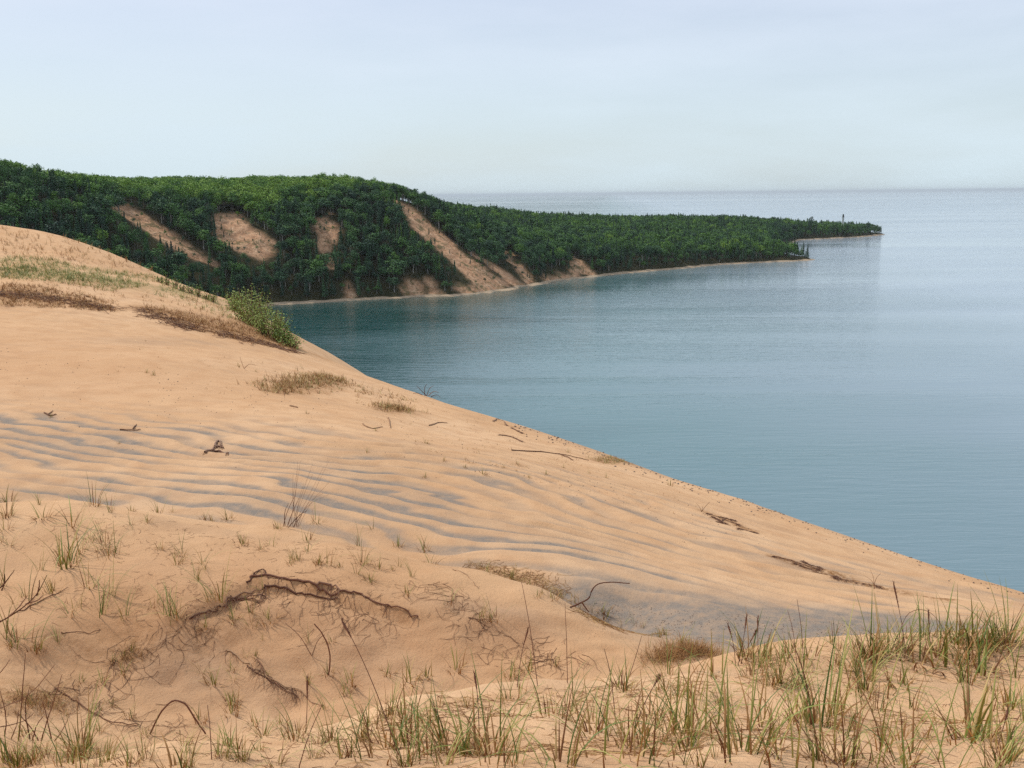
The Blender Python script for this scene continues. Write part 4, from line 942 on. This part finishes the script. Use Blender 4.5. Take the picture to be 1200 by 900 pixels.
# ------------------------------------------------------------------ shrubs on the brink
def shrub(name, label, px_, py_, hpx, wpx, n, seedn, d=None, group=None, tone0=.0, dz=0):
    b = G.hit(px_, py_)
    if b is None: return
    r = random.Random(seedn); rn = np.random.default_rng(seedn); dist = np.linalg.norm(b - np.array([0, 0, CAMZ])); H_ = hpx / F * dist; W_ = wpx / F * dist * .5
    t = thing(name, label, 'shrub', b, 0, group); st = MB(); tips = []
    for i in range(10 + n // 40):
        an = r.uniform(0, 6.28); q_ = W_ * math.sqrt(r.random()); f_ = r.uniform(.55, 1.0) * (1 - .35 * q_ / W_)
        bx_, by_ = math.cos(an) * q_ * .45, math.sin(an) * q_ * .45; gz_ = float(G(b[0] + bx_, b[1] + by_)) - b[2]
        e_ = np.array([math.cos(an) * q_, math.sin(an) * q_, gz_ + H_ * f_]); s_ = np.array([bx_, by_, gz_ - .05]); mid = s_ * .45 + e_ * .55 + np.array([0, 0, .08])
        st.tube([s_, mid, e_], .018, .006, 5, r.random()); tips.append((s_, mid, e_))
    link('stems', st.mesh('stems'), M['twig'], t)
    c = []; 
    for i in range(n):
        s_, mid, e_ = tips[r.randrange(len(tips))]; u_ = r.uniform(.15, 1); p_ = (s_ * (1 - u_) + e_ * u_) * .5 + (mid if u_ > .3 else s_) * .1 + e_ * .4 * u_ + s_ * .4 * (1 - u_)
        c.append(s_ * (1 - u_) + e_ * u_ + np.array([r.gauss(0, .16), r.gauss(0, .16), r.gauss(0, .12)]))
    c = np.array(c); nrm = rn.normal(size=(n, 3)); nrm[:, 2] = np.abs(nrm[:, 2]) + .4; nrm /= np.linalg.norm(nrm, axis=1)[:, None]
    V, Fq = icards(c, nrm, .055, rn); link('foliage', mesh_np('foliage', V, Fq, False, {'tone': np.repeat(np.clip(rn.normal(.5 + tone0, .25, n), 0, 1), 4)}), M['shrub'], t)
shrub('willow_shrub', 'largest leafy green willow shrub on the brink above the bay', 294, 380, 50, 56, 2600, 1, tone0=.4)
shrub('willow_shrub', 'leafy green shrub adjoining the largest one on its lower right', 318, 396, 42, 42, 1700, 2, tone0=.3)
shrub('willow_shrub', 'loose wispy green shrub between the two biggest ones, leaning to the lake', 310, 388, 40, 66, 1300, 5, tone0=.45)
shrub('willow_shrub', 'lowest trailing green shrub ending the thicket beside the bare sand lip', 340, 407, 16, 30, 500, 6, tone0=.3)
shrub('willow_shrub', 'small green shrub at the lower right end of the brink thicket', 335, 404, 24, 26, 1000, 3)
shrub('willow_shrub', 'small yellow green shrub at the upper left end of the brink thicket', 276, 364, 28, 28, 1000, 4, tone0=.25)
for i, (a_, b_) in enumerate([(188, 331), (196, 334), (206, 338), (214, 341), (224, 344), (233, 348), (242, 351), (250, 354)]):
    shrub('low_shrub', 'knee high green plant in the row behind the sandy rise at left', a_, b_, 9 + 3 * (i % 3), 9, 130, 20 + i, group='low plants in a row on the brink')
shrub('low_shrub', 'straw coloured plant standing on the very top edge of the left hill', 97, 284, 12, 9, 120, 40, tone0=.5)

# ------------------------------------------------------------------ light, sky
SUN_EL, SUN_AZ = math.radians(50), math.radians(-58)      # azimuth from +Y, clockwise positive
sun_d = D.lights.new('sun', 'SUN'); sun = D.objects.new('sun', sun_d); COL.objects.link(sun)
sv = Vector((math.sin(SUN_AZ) * math.cos(SUN_EL), math.cos(SUN_AZ) * math.cos(SUN_EL), math.sin(SUN_EL)))
sun.rotation_euler = sv.to_track_quat('Z', 'Y').to_euler(); sun.location = (0, 0, 300)
sun_d.energy = 2.3; sun_d.angle = math.radians(5); sun_d.color = (1, .95, .87)
world = D.worlds.new('World'); scene.world = world; world.use_nodes = True; wt = world.node_tree; wt.nodes.clear()
wo = wt.nodes.new('ShaderNodeOutputWorld'); bg = wt.nodes.new('ShaderNodeBackground'); sky = wt.nodes.new('ShaderNodeTexSky')
sky.sky_type = 'NISHITA'; sky.sun_disc = False; sky.sun_elevation = SUN_EL; sky.sun_rotation = SUN_AZ; sky.air_density = 1.0; sky.dust_density = 1.5; sky.ozone_density = 1.0; sky.altitude = 200
# thin high overcast veil, mixed over the clear sky
tc = wt.nodes.new('ShaderNodeTexCoord'); mp = wt.nodes.new('ShaderNodeMapping'); mp.inputs['Scale'].default_value = (1.2, 1.2, 6.0)
nz = wt.nodes.new('ShaderNodeTexNoise'); nz.inputs['Scale'].default_value = 2.2; nz.inputs['Detail'].default_value = 5; nz.inputs['Roughness'].default_value = .55
wt.links.new(tc.outputs['Generated'], mp.inputs[0]); wt.links.new(mp.outputs[0], nz.inputs['Vector'])
mr = wt.nodes.new('ShaderNodeMapRange'); wt.links.new(nz.outputs['Fac'], mr.inputs[0])
for i, v in enumerate((.36, .64, .70, .95)): mr.inputs[i + 1].default_value = v
sx = wt.nodes.new('ShaderNodeSeparateXYZ'); wt.links.new(tc.outputs['Generated'], sx.inputs[0])
cr = wt.nodes.new('ShaderNodeValToRGB'); wt.links.new(sx.outputs[2], cr.inputs[0])
els = cr.color_ramp.elements; els.new(.08); els.new(.19); els.new(.5)
K = 10.0
for el, (p_, c_) in zip(els, [(0, srgb(203, 220, 228)), (.08, srgb(207, 222, 232)), (.19, srgb(208, 218, 235)), (.5, srgb(200, 212, 224)), (1, srgb(192, 204, 218))]):
    el.position = p_; el.color = c_
sc_n = wt.nodes.new('ShaderNodeVectorMath'); sc_n.operation = 'SCALE'; sc_n.inputs['Scale'].default_value = K; wt.links.new(cr.outputs[0], sc_n.inputs[0])
mx = wt.nodes.new('ShaderNodeMix'); mx.data_type = 'RGBA'; wt.links.new(mr.outputs[0], mx.inputs[0]); wt.links.new(sky.outputs[0], mx.inputs[6]); wt.links.new(sc_n.outputs[0], mx.inputs[7])
wt.links.new(mx.outputs[2], bg.inputs[0]); bg.inputs[1].default_value = .1; wt.links.new(bg.outputs[0], wo.inputs[0])

scene.view_settings.view_transform = 'Standard'; scene.view_settings.look = 'None'; scene.view_settings.gamma = 1; scene.view_settings.use_curve_mapping = False
scene.view_settings.exposure = 0.2
scene.cycles.max_bounces = 5; scene.cycles.diffuse_bounces = 2; scene.cycles.glossy_bounces = 3; scene.cycles.transmission_bounces = 2
scene.cycles.use_denoising = False; scene.cycles.sample_clamp_indirect = 2.0; scene.cycles.sample_clamp_direct = 6.0

# thin lake air
hb = 66000.0
V = [(-hb, -3000, -1), (hb, -3000, -1), (hb, 96000, -1), (-hb, 96000, -1), (-hb, -3000, 135), (hb, -3000, 135), (hb, 96000, 135), (-hb, 96000, 135)]
hm = mesh_np('haze', V, [[0, 3, 2, 1], [4, 5, 6, 7], [0, 1, 5, 4], [1, 2, 6, 5], [2, 3, 7, 6], [3, 0, 4, 7]], False)
hmat = D.materials.new('haze_air'); hmat.use_nodes = True; hmat.node_tree.nodes.clear()
ho = hmat.node_tree.nodes.new('ShaderNodeOutputMaterial'); pv = hmat.node_tree.nodes.new('ShaderNodeVolumePrincipled')
pv.inputs['Color'].default_value = (.86, .93, 1, 1); pv.inputs['Density'].default_value = 2.5e-5
hmat.node_tree.links.new(pv.outputs[0], ho.inputs['Volume'])
link('haze', hm, hmat, kind='stuff')
